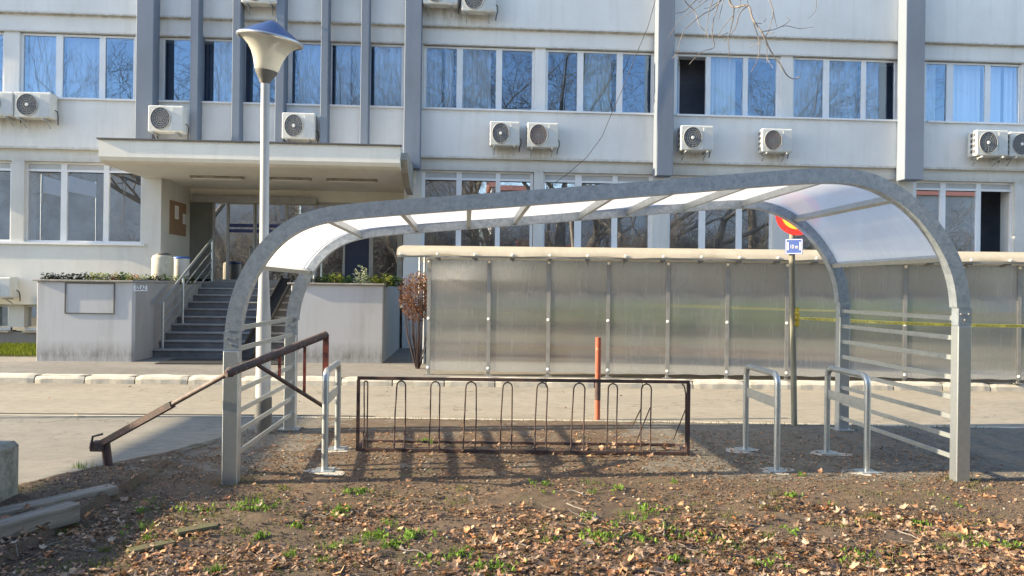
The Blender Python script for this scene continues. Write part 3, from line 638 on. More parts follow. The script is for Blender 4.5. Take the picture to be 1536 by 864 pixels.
for (a, b, c, d) in ((fx0, fx1, fz0, fz0 + .02), (fx0, fx1, fz1 - .02, fz1), (fx0, fx0 + .02, fz0 + .021, fz1 - .021), (fx1 - .02, fx1, fz0 + .021, fz1 - .021)): g.box(a, b, 13.985, 13.998, c, d)
part('metal_outline', g, M['lamp_dark'], pl)
# exit sign on the side wall of the left planter
es = empty('exit_sign', (PLx1 + .003, 14.28, 1.47), 'small white plate reading IZLAZ on the planter side beside the steps', 'sign')
g = MB(); g.box(PLx1 + .001, PLx1 + .012, 14.03, 14.60, 1.405, 1.515); part('plate', g, M['sign_white'], es)
text_mesh('lettering', 'IZLAZ', .12, M['black'], es, Matrix.Translation((.0115, .035, -.005)) @ Matrix.Rotation(R(90), 4, 'Z') @ Matrix.Rotation(R(90), 4, 'X'), sx=1.35)
# handrail
hr = empty('handrail', (-5.95, YS0 + .1, .27), 'grey tube handrail with three mid rails climbing the left side of the steps', 'handrail')
def stz(y): return .12 + .15 * max(0, min(10, (y - YS0) / TR + 1))
hx = -5.93
for yy in (YS0 + .08, YS0 + 1.1, 17.75):
    zb = .12 + .15 * (min(9, int((yy - YS0) / TR)) + 1); g = MB(); g.tube([(hx, yy, zb), (hx, yy, zb + .95)], .024, 10); g.lathe([(.05, 0), (.05, .012)], (hx, yy, zb), 12); part('post', g, M['galv_light'], hr)
def rl(h): return [(hx, YS0 + .08, .27 + h), (hx, 17.75, LZ + h)]
g = MB(); g.tube([(hx, YS0 - .12, .27 + .95 - .06), (hx, YS0 + .08, .27 + .95), (hx, 17.72, LZ + .97), (hx + .02, 17.85, LZ + .97)], .028, 10); part('top_rail', g, M['galv_light'], hr)
for h in (.28, .5, .72):
    g = MB(); g.tube(rl(h), .013, 8); part('mid_rail', g, M['galv_light'], hr)
# second handrail on the right side of steps (white lower bits seen beside the right planter)
hr2 = empty('handrail', (-3.5, YS0 + 1.6, .9), 'short grey handrail at the head of the steps beside the right planter', 'handrail')
for yy in (16.9, 17.75):
    g = MB(); zb = stz(yy) ; g.tube([(-3.42, yy, min(zb, LZ)), (-3.42, yy, min(zb, LZ) + .6)], .02, 8); part('post', g, M['galv_light'], hr2)
g = MB(); g.tube([(-3.42, 16.85, LZ + .45), (-3.42, 17.8, LZ + .62)], .02, 8); part('top_rail', g, M['galv_light'], hr2)
# notice board on the side wall
nb = empty('notice_board', (doorL + .01, 18.4, 2.9), 'brown cork notice board with two papers on the entrance side wall', 'notice board')
zt_, zb_ = Zh(262, 302, 18.3), Zh(262, 352, 18.3)
ya, yb = 17.98, 18.95
g = MB(); g.box(doorL + .002, doorL + .03, ya, yb, zb_, zt_); part('cork_panel', g, M['board'], nb)
g = MB(); g.box(doorL + .031, doorL + .036, ya + .25, ya + .48, zt_ - .42, zt_ - .1); part('paper', g, M['paper'], nb)
g = MB(); g.box(doorL + .031, doorL + .036, ya + .75, ya + .93, zt_ - .5, zt_ - .25); part('paper', g, M['paper'], nb)
# bins on the landing
c = at(244, 417, 16.9); bx = c.x
b1 = empty('litter_bin', (bx, 16.9, LZ), 'round concrete litter bin with a dark lid beside the entrance', 'bin')
g = MB(); g.lathe([(.2, 0), (.225, .05), (.225, .48), (.21, .53), (.19, .55)], (bx, 16.9, LZ), 28); part('drum', g, M['bin'], b1)
g = MB(); g.lathe([(.16, .0), (.165, .02), (.11, .055), (.02, .07)], (bx, 16.9, LZ + .55), 24); part('lid', g, M['lamp_dark'], b1)
bx2 = X(272, 17.35, 400)
b2 = empty('litter_bin', (bx2, 17.35, LZ), 'white bin with a flat blue lid behind the concrete bin', 'bin')
g = MB(); g.lathe([(.14, 0), (.165, .04), (.175, .5)], (bx2, 17.35, LZ), 24); part('drum', g, M['bin_white'], b2)
g = MB(); g.lathe([(.185, 0), (.185, .03), (.15, .045)], (bx2, 17.35, LZ + .5), 24); part('lid', g, M['blue_lid'], b2)

# ---------------------------------------------------------------- air conditioners
def make_ac(name, W_=.8, H_=.54, D_=.28, fan=M['ac_fan'], hub=True):
    o = empty(name, (0, 0, 0))
    g = MB(); g.bbox(0, W_, -D_, 0, 0, H_, .018); g.build('casing', M['ac'], o)
    r = min(H_ * .42, .235); cx, cz = .04 + r + .02, H_ / 2
    Mx = Matrix.Rotation(R(90), 3, 'X')
    g = MB(); g.lathe([(r, 0), (r, .012)], (cx, -D_ - .001, cz), 32, M=Mx); 
    f = g.build('fan', fan, o)
    g = MB()
    for rr in (r, r * .8, r * .6, r * .4, r * .2):
        pts = [(cx + rr * math.cos(t * math.pi / 16), -D_ - .016, cz + rr * math.sin(t * math.pi / 16)) for t in range(33)]
        g.tube(pts, .0045 if rr < r else .009, 4, cap=False)
    for k in range(12): a = k * math.pi / 6; g.tube([(cx, -D_ - .016, cz), (cx + r * math.cos(a), -D_ - .016, cz + r * math.sin(a))], .003, 4)
    g.build('fan_grille', M['ac_wire'], o)
    if hub: g = MB(); g.lathe([(.035, 0), (.03, .02)], (cx, -D_ - .018, cz), 14, M=Mx); g.build('hub', M['white_cap'], o)
    g = MB(); g.bbox(cx + r + .04, W_ - .02, -D_ - .008, -D_ + .001, .03, H_ - .04, .003); g.build('service_cover', M['ac_grey'], o)
    g = MB()
    for k in range(4):
        for s_ in (0, 1): g.box(-.003, .004, -D_ + .05 + s_ * .1, -D_ + .12 + s_ * .1, .06 + k * .115, .06 + k * .115 + .075)
    g.build('side_vent', M['ac_fan'], o)
    for bxp in (.12, W_ - .15):
        g = MB(); g.tube([(bxp, 0.0, -.03), (bxp, -D_ - .06, -.03)], 0, flat=(.035, .035)); g.tube([(bxp, .0, -.17), (bxp, -D_ + .08, -.04)], 0, flat=(.02, .02)); g.build('bracket', M['ac_wire'], o)
    g = MB(); g.tube([(W_, -.12, .2), (W_ + .05, -.12, .17), (W_ + .055, -.08, .08), (W_ + .02, -.02, .0), (W_ + .01, .0, -.1)], .012, 6); g.build('pipe', M['black'], o)
    return o
acs = [(-36, 18, 137, 172, 0, 'air conditioner cut by the left edge of the photo, beside its neighbour'),
       (19, 75, 138, 175, 0, 'air conditioner under the left end window, right one of the pair there'),
       (222, 275, 159, 197, 1, 'air conditioner on the big pilaster above the canopy left end'),
       (422, 472, 169, 207, 0, 'air conditioner between two narrow fins above the canopy, right of the lamp'),
       (735, 780, 182, 217, 0, 'left unit of the pair below the middle windows, grey fan with hub'),
       (791, 838, 184, 220, 2, 'right unit of the pair below the middle windows, rusty red and green fan'),
       (1021, 1070, 189, 225, 3, 'air conditioner just right of the middle pilaster, with vented side'),
       (1144, 1190, 193, 227, 2, 'single air conditioner below the sash window, greenish fan'),
       (1464, 1512, 196, 233, 3, 'air conditioner right of the right pilaster, sunlit vented side'),
       (1517, 1565, 198, 234, 0, 'air conditioner cut by the right edge of the photo'),
       (634, 687, -32, 4, 0, 'air conditioner at the top edge nearest the second big pilaster, only its underside showing'),
       (692, 745, -29, 8, 1, 'air conditioner at the top edge right of its twin, only its lower part showing'),
       (361, 415, -34, 2, 0, 'air conditioner at the top edge above the lamp, between fins'),
       (-38, 16, 416, 446, 3, 'greenish air conditioner low on the wall above the basement window')]
protos = [make_ac('air_conditioner'), make_ac('air_conditioner', hub=False), make_ac('air_conditioner', fan=M['ac_fan2'], hub=False), make_ac('air_conditioner', D_=.34)]
usedp = set()
for (a, b, y0, y1, kind, lab) in acs:
    base = protos[kind]
    Yf = YP - .38 if kind != 1 else 16.75
    if y0 > 400: Yf = YB - .4
    pa = at(a, y1, Yf); pb = at(b, y0, Yf); sx = (pb.x - pa.x) / .8; szz = (pb.z - pa.z) / .54
    if kind in usedp: o = copy_tree(base)
    else: o = base; usedp.add(kind)
    o.scale = (sx * (1 if a > 15 else 1), 1, szz); yb_ = {True: 17.02}.get(kind == 1 and 200 < a < 240, YP - .06)
    if y0 > 400: yb_ = YB - .06
    o.location = (pa.x, yb_, pa.z); tag(o, lab, 'air conditioner', 'air conditioners on the facade')
# cable hanging down the facade
g = MB(); cp = [(988, -30), (983, 0), (972, 40), (955, 80), (935, 130), (915, 176), (903, 205), (880, 236), (850, 262), (826, 279)]
g.tube([at(a, b, 17.0 if i < 8 else 17.3) for i, (a, b) in enumerate(cp)], .008, 6); g.tube([at(826, 279, 17.3), at(820, 282, 17.74)], .008, 6)
tag(g.build('cable', M['black']), 'thin black cable sagging down the facade across the middle windows', 'cable')

# ---------------------------------------------------------------- bicycle shed with polycarbonate walls
pA, pB = gnd(643, 562, .12), gnd(1528, 576, .12); sdv = (pB - pA); sdv.z = 0; su = sdv.normalized(); sv = Vector((-su.y, su.x, 0))
shed = empty('bike_shed', (pA.x, pA.y, .12), 'long low shed with grey see-through wall panels and curved beige roof', 'shed')
ang = math.atan2(su.y, su.x); shed.rotation_euler = (0, 0, ang)
def onshed(px, py):      # distance along the shed wall for an image point
    d = ray(px, py); n = sv; t = (pA - EYE).dot(n) / d.dot(n); p = EYE + d * t; return (p - pA).dot(su), p.z - .12
posts = [onshed(px, 480)[0] for px in (643, 733, 822.5, 912, 1001.5, 1090.5, 1180, 1269, 1357, 1443, 1528)]
posts += [posts[-1] + .96, posts[-1] + 1.92]
ztopS = 1.85
def sbuild(nm, g, mat, par=None): return g.build(nm, mat, par or shed)
for i, xx in enumerate(posts):
    g = MB(); g.bbox(xx - .025, xx + .025, 0.0, .05, .0, ztopS + .04, .004); g.box(xx - .03, xx + .03, -.0225, -.018, .06, ztopS + .03); g.box(xx - .07, xx + .07, -.02, .07, 0, .012); po = sbuild('post', g, M['shed_post'])
    for zz in (ztopS - .0, 1.0 - .08, .12):
        g = MB(); g.lathe([(.026, 0), (.024, .01), (.012, .02)], (xx, -.016, zz), 12, M=Matrix.Rotation(R(90), 3, 'X')); g.build('screw_cap', M['white_cap'], po)
for a, b in zip(posts[:-1], posts[1:]):
    n = 24; vs = []
    for k in range(n + 1):
        xx = a + .0 + (b - a) * k / n; yy = -.012 + .004 * math.sin(k / n * math.pi * 2 + a)
        vs += [(xx, yy, .07 + .006 * math.sin(k * .5 + a)), (xx, yy, ztopS + .03)]
    g = MB(); g.add(vs, [(2 * k, 2 * k + 2, 2 * k + 3, 2 * k + 1) for k in range(n)], True); pn = sbuild('wall_panel', g, M['shed'])
    uv = pn.data.uv_layers.new(name='uv')
    for lp_ in pn.data.loops: co = pn.data.vertices[lp_.vertex_index].co; uv.data[lp_.index].uv = (co.x, co.z)
    g = MB(); g.box(a + .03, b - .03, .01, .04, .09, .115); g.box(a + .03, b - .03, .01, .04, ztopS - .02, ztopS + .02); g.box(a + .03, b - .03, .01, .04, .98, 1.0); sbuild('rail', g, M['shed_post'])
# roof: barrel sheet
rx0 = posts[0] - .50; rx1 = posts[-1] + .3; nR = 90; prof = [(-.22, ztopS + .09), (-.205, ztopS + .14), (-.15, ztopS + .19), (0.0, ztopS + .235), (.3, ztopS + .27), (.8, ztopS + .29), (1.4, ztopS + .27), (1.9, ztopS + .2), (2.15, ztopS + .06)]
vs = []; k = len(prof)
for i in range(nR + 1):
    xx = rx0 + (rx1 - rx0) * i / nR
    for j, (py_, pz_) in enumerate(prof):
        wv = (.008 * math.sin(xx * 7.3) + .008 * math.sin(xx * 2.9 + 1)) if j == 0 else 0
        vs.append((xx, py_ + wv, pz_ + wv + (.004 * math.sin(xx * 5) if j < 4 else 0)))
g = MB(); g.add(vs, [(i * k + j, (i + 1) * k + j, (i + 1) * k + j + 1, i * k + j + 1) for i in range(nR) for j in range(k - 1)], True); sbuild('roof_sheet', g, M['poly_roof_old'])
g = MB(); g.tube([(rx0, -.19, ztopS + .07), (rx1, -.19, ztopS + .07)], 0, flat=(.03, .03)); sbuild('roof_rail', g, M['shed_post'])
xx = rx0 + .06
while xx < rx1:
    g = MB(); g.bbox(xx - .04, xx + .04, -.2, -.12, ztopS + .03, ztopS + .085, .005); g.tube([(xx, -.15, ztopS + .05), (xx, .02, ztopS + .02)], 0, flat=(.03, .03)); sbuild('roof_clip', g, M['lamp_dark'])
    g = MB(); g.lathe([(.022, 0), (.02, .012), (.01, .02)], (xx, -.225, ztopS + .11), 10, M=Matrix.Rotation(R(90), 3, 'X')); sbuild('screw_cap', g, M['white_cap']); xx += .6
# roof ribs over the sheet

# back wall and rear posts
g = MB(); g.box(posts[0] - .3, rx1, 1.95, 1.97, .05, ztopS + .2); sbuild('back_panel', g, M['wall_low'])
for xx in (posts[0] - .42, posts[0] - .33):
    g = MB(); g.tube([(xx, 1.75, 0), (xx, 1.75, ztopS + .2)], .025, 8); sbuild('rear_post', g, M['galv_post'])

# ---------------------------------------------------------------- new bicycle shelter
YF, YR = 6.05, 8.05; TW, TD = .12, .10
cpx = [(343.5, 727), (344.5, 640), (345.5, 560), (346.5, 505), (349, 478), (355, 450), (365, 423), (379, 396), (396, 372), (416, 351), (440, 335), (468, 324.5), (500, 318.5), (540, 314), (620, 309.5), (768, 298), (893, 289), (1018, 279), (1152, 267.5), (1240, 260), (1275, 260.5), (1304, 267), (1333, 279.5), (1361, 296), (1385, 317), (1405, 343), (1424, 371), (1437, 399), (1446, 431), (1448, 460), (1448, 520), (1446, 640), (1444.5, 722)]
prof = [at(a, b, YF) for a, b in cpx]
lx = (prof[0].x + prof[1].x + prof[2].x) / 3; rx_ = (prof[-1].x + prof[-2].x + prof[-3].x) / 3
for i in (0, 1, 2): prof[i].x = lx
for i in (-1, -2, -3): prof[i].x = rx_
P2 = [Vector((p.x, 0, p.z)) for p in prof]
# catmull-rom resample
def catmull(P, n=4):
    out = []
    for i in range(len(P) - 1):
        p0 = P[max(i - 1, 0)]; p1 = P[i]; p2 = P[i + 1]; p3 = P[min(i + 2, len(P) - 1)]
        for k in range(n):
            t = k / n; out.append(0.5 * ((2 * p1) + (-p0 + p2) * t + (2 * p0 - 5 * p1 + 4 * p2 - p3) * t * t + (-p0 + 3 * p1 - 3 * p2 + p3) * t ** 3))
    out.append(P[-1]); return out
# smooth the traced centreline a little, then resample
for _ in range(2): P2 = [P2[0], P2[1], P2[2]] + [(P2[i - 1] + P2[i] * 2 + P2[i + 1]) / 4 for i in range(3, len(P2) - 3)] + P2[-3:]
CL = catmull(P2, 4)
def normals2(P):
    N = []
    for i in range(len(P)):
        t = (P[min(i + 1, len(P) - 1)] - P[max(i - 1, 0)]).normalized(); N.append(Vector((-t.z, 0, t.x)))
    return N
NL = normals2(CL)       # pointing outwards (left / up)
she = empty('bicycle_shelter', ((lx + rx_) / 2, YF, 0), 'new galvanised steel bicycle shelter with curved frame and milky roof sheet', 'bike shelter')
SPL = [i for i, p in enumerate(CL) if p.z > 1.17][0]; SPR = [i for i, p in enumerate(CL) if p.z > 1.38][-1]
def strip(i0, i1, w_, y0, y1, off=0):
    vs = []; fs = []
    for i in range(i0, i1 + 1):
        p = CL[i]; n_ = NL[i]
        for (a, y) in ((off - w_ / 2, y0), (off + w_ / 2, y0), (off + w_ / 2, y1), (off - w_ / 2, y1)): vs.append((p.x + n_.x * a, y, p.z + n_.z * a))
    m = i1 - i0 + 1
    for i in range(m - 1):
        for k_ in range(4): a = i * 4 + k_; b = i * 4 + (k_ + 1) % 4; fs.append((a, b, b + 4, a + 4))
    fs += [(0, 1, 2, 3)[::-1], tuple((m - 1) * 4 + q for q in range(4))]
    g = MB(); g.add(vs, fs); return g
for y in (YF, YR):
    zr = sz(lx, y + .05)
    dzl = 0.0
    # arch beam
    part('arch_beam', strip(SPL, SPR, TW, y, y + TD), M['galv'], she)
    for side in (0, 1):
        i_ = SPL if side == 0 else SPR; top = CL[i_]; xx = lx if side == 0 else rx_
        g = MB(); zb = (sz(xx, y + .05) - .03) 
        g.bbox(xx - TW / 2, xx + TW / 2, y + .001, y + TD - .001, zb, top.z - .16, .006); part('post', g, M['galv_post'], she)
        g = MB(); g.box(xx - TW / 2 + .003, xx + TW / 2 - .003, y + .004, y + TD - .004, top.z - .158, top.z - .002); sp_ = part('splice', g, M['galv'], she)
        for (bx_, bz_) in ((-.035, -.06), (.035, -.06), (0, -.11)):
            g = MB(); g.lathe([(.011, 0), (.009, .008)], (xx + bx_, y + .003, top.z + bz_), 8, M=Matrix.Rotation(R(90), 3, 'X')); loc_mb(g, she).build('bolt', M['silver'], sp_)
        if y == YF: continue
        g = MB(); zc = sz(xx, y + .05); g.box(xx - .11, xx + .11, y - .05, y + TD + .05, zc - .02, zc + .012); part('base_plate', g, M['galv_light'], she)
# roof sheet between lower purlins
def nearest(px_, side=0):
    best = min(range(len(CL)), key=lambda i: abs((CL[i].x) - px_) + (0)); return best
def idx_for(px, py):
    p = at(px, py, YF); return min(range(len(CL)), key=lambda i: (CL[i].x - p.x) ** 2 + (CL[i].z - p.z) ** 2)
PUR = [idx_for(*p) for p in ((377, 399), (487, 322), (600, 311), (706, 303), (812, 295), (917, 287), (1020, 279), (1125, 270), (1244, 260), (1352, 290), (1430, 384))]
vs = []; i0, i1 = PUR[0] - 1, PUR[-1] + 1
for i in range(i0, i1 + 1):
    p = CL[i]; n_ = NL[i]
    for (a, y) in ((.028, YF + TD + .001), (.028, YR - .001)): vs.append((p.x + n_.x * a, y, p.z + n_.z * a))
m = i1 - i0 + 1
sh_v = vs; g = MB(); g.add(vs, [(2 * i, 2 * i + 1, 2 * i + 3, 2 * i + 2) for i in range(m - 1)], True); part('roof_sheet', g, M['poly'], she)
for i in PUR:
    p = CL[i]; n_ = NL[i]; t_ = Vector((n_.z, 0, -n_.x)); g = MB(); vs = []
    for y in (YF + TD + .001, YR - .001):
        for a, b in ((-.045, -.02), (-.045, .02), (.018, .02), (.018, -.02)): vs.append((p.x + n_.x * a + t_.x * b, y, p.z + n_.z * a + t_.z * b))
    g.add(vs, [(0, 1, 5, 4), (1, 2, 6, 5), (2, 3, 7, 6), (3, 0, 4, 7), (0, 3, 2, 1), (4, 5, 6, 7)]); part('purlin', g, M['galv_light'], she)
for side, xx, zs_ in ((0, lx, [.19 + .168 * i for i in range(7)]), (1, rx_, [.157 + .169 * i for i in range(8)])):
    off = TW / 2 - .03
    xx2 = xx + off if side == 0 else xx - off
    for z_ in zs_:
        g = MB(); g.box(xx2 - .006, xx2 + .006, YF + TD + .001, YR - .0005, z_ - .02, z_ + .02)
        g.box(xx2 - .02, xx2 + .02, YR - .035, YR - .001, z_ - .004, z_ + .004); part('side_rail', g, M['galv_light'], she)

# ---------------------------------------------------------------- cycle hoops
def hoop(f, r_, lab, h=.845):
    fx, fy = f; gx, gy = r_
    z0, z1 = sz(*f), sz(*r_)
    o = empty('bike_hoop', (fx, fy, z0), lab, 'bike stand', 'galvanised hoops inside the new shelter')
    d = Vector((gx - fx, gy - fy, 0)); L = d.length; u = d.normalized(); A = Vector((fx, fy, 0)); H = z0 + h; r0 = .09
    pts = [A + Vector((0, 0, z0 - .01)), A + Vector((0, 0, H - r0))]
    for k in range(1, 7): a = k * math.pi / 12; pts.append(A + u * (r0 * (1 - math.cos(a))) + Vector((0, 0, H - r0 + r0 * math.sin(a))))
    B = Vector((gx, gy, 0))
    for k in range(0, 7): a = k * math.pi / 12; pts.append(B - u * (r0 * (1 - math.sin(a))) + Vector((0, 0, H - r0 + r0 * math.cos(a))))
    pts.append(B + Vector((0, 0, z1 - .01)))
    g = MB(); g.tube(pts, .0275, 14); part('tube_frame', g, M['galv_light'], o)
    g = MB(); a = A + u * .026 + Vector((0, 0, z0 + .59)); b = B - u * .026 + Vector((0, 0, z0 + .59)); g.tube([a, b], 0, flat=(.012, .085)); part('cross_plate', g, M['galv_light'], o)
    for q, zz in ((A, z0), (B, z1)):
        g = MB(); g.bbox(q.x - .08, q.x + .08, q.y - .08, q.y + .08, zz + .002, zz + .012, .003); fl = part('flange', g, M['galv_light'], o)
        g = MB(); n = 28; vs = [(q.x, q.y, zz + .008)]
        for k in range(n): a_ = 2 * math.pi * k / n; rr = .13 * (1 + .9 * noise.noise(Vector((math.cos(a_) * 1.5 + q.x, math.sin(a_) * 1.5, q.y)))); vs.append((q.x + rr * math.cos(a_) * 1.35, q.y + rr * math.sin(a_), zz + .0))
        g.add(vs, [(0, k + 1, (k + 1) % n + 1) for k in range(n)], True); loc_mb(g, o).build('mortar_patch', M['cement'], o)
def gp(px, py): p = gnd(px, py, -.03); return (p.x, p.y)
hoop(gp(487, 706), gp(506, 677), 'hoop stand at the left end, between the shelter post and the old rack')
hoop(gp(1165, 706), gp(1118, 678), 'hoop stand just right of the old rack, left one of the pair')
hoop(gp(1300, 708), gp(1240, 682), 'hoop stand in front of the right side rails, right one of the pair')

# ---------------------------------------------------------------- old rusty rack
fl_, fr_ = gnd(537, 678, -.02), gnd(1032, 684, -.02); yr0 = (fl_.y + fr_.y) / 2
rk = empty('old_bike_rack', (fl_.x, fl_.y, 0), 'old low dark rusty rack with thin wire loops under the shelter', 'bike rack')
tz = Zh(537, 567, fl_.y)
def rp_(px): t = (px - 537) / (1032 - 537); return fl_.lerp(fr_, t)
g = MB(); a, b = rp_(535), rp_(1033); g.tube([(a.x, a.y, tz), (b.x, b.y, tz)], 0, flat=(.03, .03)); part('top_bar', g, M['rust_dark'], rk)
for px in (536.5, 1031.5):
    p = rp_(px); g = MB(); g.box(p.x - .015, p.x + .015, p.y - .015, p.y + .015, -.03, tz - .016); part('end_post', g, M['rust_dark'], rk)
bk = gnd(545, 664, -.01).y - fl_.y
for dy in (0, bk):
    a, b = rp_(537), rp_(1031); g = MB(); g.tube([(a.x, a.y + dy, .005), (b.x, b.y + dy, .005)], 0, flat=(.028, .028)); part('bottom_bar', g, M['rust_dark'], rk)
for px in (537, 1031):
    p = rp_(px); g = MB(); g.tube([(p.x, p.y, .008), (p.x, p.y + bk, .008)], 0, flat=(.024, .024)); part('foot', g, M['rust_dark'], rk)
loops = [(536.5, 550, 545, 550.5), (591, 606, 594, 607), (643, 658.5, 645, 658.5), (694.5, 712, 697.5, 713), (750, 767, 753, 767), (802, 819, 804, 820), (856, 875, 859, 876), (909, 924.5, 911, 925), (961, 975.5, 961, 976)]
for i, (ba, bb, ta, tb) in enumerate(loops):
    if i == 0: ba = 545; 
    A, B, TA, TB = rp_(ba), rp_(bb), rp_(ta), rp_(tb); w_ = (TB.x - TA.x); r0 = w_ / 2; y = A.y + random.uniform(-.01, .01)
    pts = [(A.x, y, .0), ((A.x + TA.x) / 2 + random.uniform(-.006, .006), y, tz * .5), (TA.x, y, tz - .03 - r0)]
    for k in range(1, 8): a_ = k * math.pi / 8; pts.append((TA.x + r0 - r0 * math.cos(a_), y, tz - .03 - r0 + r0 * 1.15 * math.sin(a_)))
    pts += [(TB.x, y, tz - .03 - r0), ((B.x + TB.x) / 2 + random.uniform(-.008, .008), y, tz * .45), (B.x, y, .0)]
    g = MB(); g.tube(pts, .0068, 7); part('wire_loop', g, M['rust_dark'], rk)
for (x0, y0, x1, y1) in ((975, 612, 952, 668), (962, 612, 948, 640), (1029, 612, 1010, 660)):
    p = at(x0, y0, yr0 - .02); q = at(x1, y1, yr0 + bk * .9); g = MB(); g.tube([p, q], .006, 6); part('bent_wire', g, M['rust_dark'], rk)
A = rp_(1022); g = MB(); g.tube([(A.x, A.y, tz - .02), (A.x + .02, A.y, tz - .04), (A.x + .035, A.y, tz - .11), (A.x + .04, A.y, .01)], .0068, 7); part('wire_loop', g, M['rust_dark'], rk)

# ---------------------------------------------------------------- broken barrier on the left
bar = empty('broken_barrier', tuple(gnd(160, 700, 0)), 'fallen rusty boom barrier leaning across the left shelter post', 'barrier')
F0 = gnd(160, 699, 0.0); yf = F0.y
e0 = at(149, 667, yf); hg = at(346, 558, 5.86); e1 = at(489, 502, 6.62)
mid = e0.lerp(hg, .58); 
g = MB(); g.tube([e0, mid], 0, flat=(.05, .05)); part('lower_bar', g, M['rust_bar'], bar)
g = MB(); g.tube([mid, hg], .019, 10); part('bare_rod', g, M['bare'], bar)
g = MB(); g.tube([hg - (e1 - hg).normalized() * .02, e1], [.034, .034], 12); g.tube([hg - (e1 - hg).normalized() * .045, hg], [.026, .042], 12); part('upper_tube', g, M['rust_bar'], bar)
g = MB(); g.tube([e0 + Vector((.05, 0, .02)), F0 + Vector((0.02, 0, -.06))], .036, 12); part('foot_post', g, M['rust_dark'], bar)
g = MB(); g.bbox(e0.x - .06, e0.x + .05, yf - .05, yf + .05, e0.z - .05, e0.z + .03, .008); g.tube([e0 + Vector((-.05, -.05, -.02)), e0 + Vector((-.03, -.05, .08)), e0 + Vector((.05, -.05, .10))], .01, 6); part('hinge', g, M['rust_bar'], bar)
g = MB(); ez = sz(e1.x, e1.y); g.tube([(e1.x, e1.y, ez - .03), (e1.x, e1.y, e1.z)], 0, flat=(.045, .045)); part('end_post', g, M['rust_red'], bar)
def on_t(px): t = (px - 346) / (489 - 346); return hg.lerp(e1, t)
A = on_t(378); Bp = Vector((e1.x, e1.y, at(487, 611, e1.y).z)); g = MB(); g.tube([A, Bp], .017, 8); part('brace', g, M['rust_bar'], bar)
for px in (415, 454):
    a = on_t(px); t = (a.x - A.x) / (Bp.x - A.x); b = A.lerp(Bp, t); g = MB(); g.tube([a, b], 0, flat=(.022, .022)); part('strut', g, M['rust_red'], bar)

# ---------------------------------------------------------------- street lamp
lb_ = gnd(395, 650, 0.0); LX, LY = lb_.x, lb_.y
lp = empty('street_lamp', (LX, LY, 0), 'tall white street lamp with flared glass head and blue cap', 'street lamp')
def lz(py): return Zh(396, py, LY)
lean = Vector((Zh(0, 0, 1) * 0, 0, 0))
xt = X(398, LY, 110) ; x0_ = X(395, LY, 600)
def lpX(z): return x0_ + (xt - x0_) * (z / lz(110))
g = MB(); g.tube([(LX, LY, -.02), (lpX(lz(596)), LY, lz(596))], .088, 18); part('pole_base', g, M['lamp_dark'], lp)
g = MB(); zs_ = [lz(596), lz(520), lz(490), lz(455), lz(400)]; rs = [.075, .075, .075, .062, .047]; g.tube([(lpX(z), LY, z) for z in zs_] + [(lpX(lz(118)), LY, lz(118))], rs + [.043], 20); part('pole', g, M['lamp_white'], lp)
hz = lz(118); Mt = Matrix.Rotation(R(8), 3, 'Y') @ Matrix.Rotation(R(5), 3, 'X')
hc = (lpX(hz), LY, hz)
g = MB(); g.lathe([(.05, -.05), (.06, -.02), (.085, .02), (.11, .06), (.115, .09)], hc, 24, M=Mt); part('collar', g, M['lamp_dark'], lp)
g = MB(); g.lathe([(.10, .07), (.12, .09), (.135, .15), (.15, .20), (.175, .26), (.215, .32), (.27, .37), (.315, .395)], hc, 40, M=Mt, caps=False); part('diffuser', g, M['diffuser'], lp)
g = MB(); g.lathe([(.315, .38), (.335, .385), (.338, .40), (.33, .415), (.30, .42)], hc, 40, M=Mt, caps=False); part('rim', g, M['silver'], lp)
g = MB(); g.lathe([(.325, .412), (.26, .455), (.14, .53), (.05, .585), (.03, .592), (.0, .597)], hc, 40, M=Mt, caps=False); part('cap', g, M['lamp_blue'], lp)
# ---------------------------------------------------------------- red post, sign pole
p = gnd(896, 630, 0); o = empty('red_post', tuple(p), 'short faded red steel post at the road edge behind the old rack', 'post')
g = MB(); g.tube([(p.x, p.y, -.03), (p.x, p.y, Zh(896, 506, p.y))], .033, 14); part('shaft', g, M['red_post'], o)
g = MB(); g.tube([(p.x, p.y, Zh(896, 600, p.y)), (p.x, p.y, Zh(896, 568, p.y))], .0345, 14); part('worn_band', g, M['rust_dark'], o)
p = gnd(1191.5, 640, 0); SX, SY = p.x, p.y
o = empty('traffic_sign', (SX, SY, 0), 'grey green sign pole with round red and yellow sign above a blue plate', 'traffic sign')
zt_ = Zh(1186, 318, SY); xt_ = X(1188, SY, 385)
g = MB(); g.tube([(SX, SY, -.03), (xt_, SY, Zh(1188, 385, SY)), (xt_, SY, zt_ + .05)], .034, 14); part('pole', g, M['pole_green'], o)
Mz = Matrix.Rotation(R(-28), 3, 'Z') @ Matrix.Rotation(R(90), 3, 'X')
rc = (xt_ + .035, SY - .06, Zh(1189, 322, SY)); rr = .24
g = MB(); g.lathe([(rr, 0), (rr, .006)], rc, 40, M=Mz); part('round_plate', g, M['sign_red'], o)
g = MB(); g.lathe([(rr * .72, .007), (rr * .72, .010)], rc, 40, M=Mz); part('yellow_disc', g, M['sign_yellow'], o)
Mb = Matrix.Translation((xt_, SY - .05, Zh(1182, 370, SY))) @ Matrix.Rotation(R(-28), 4, 'Z') @ Matrix.Scale(.84, 4)
pb_ = MB(); pb_.box(-.115, .115, -.006, .0, -.105, .105); pb_.v = [tuple(Mb @ Vector(v)) for v in pb_.v]; bpn = part('blue_plate', pb_, M['sign_blue'], o)
pb_ = MB()
for (a, b, c, d) in ((-.105, .105, .09, .098), (-.105, .105, -.098, -.09), (-.105, -.097, -.089, .089), (.097, .105, -.089, .089), (-.085, -.07, -.05, .06), (.07, .085, -.05, .06)): pb_.box(a, b, -.0095, -.0062, c, d)
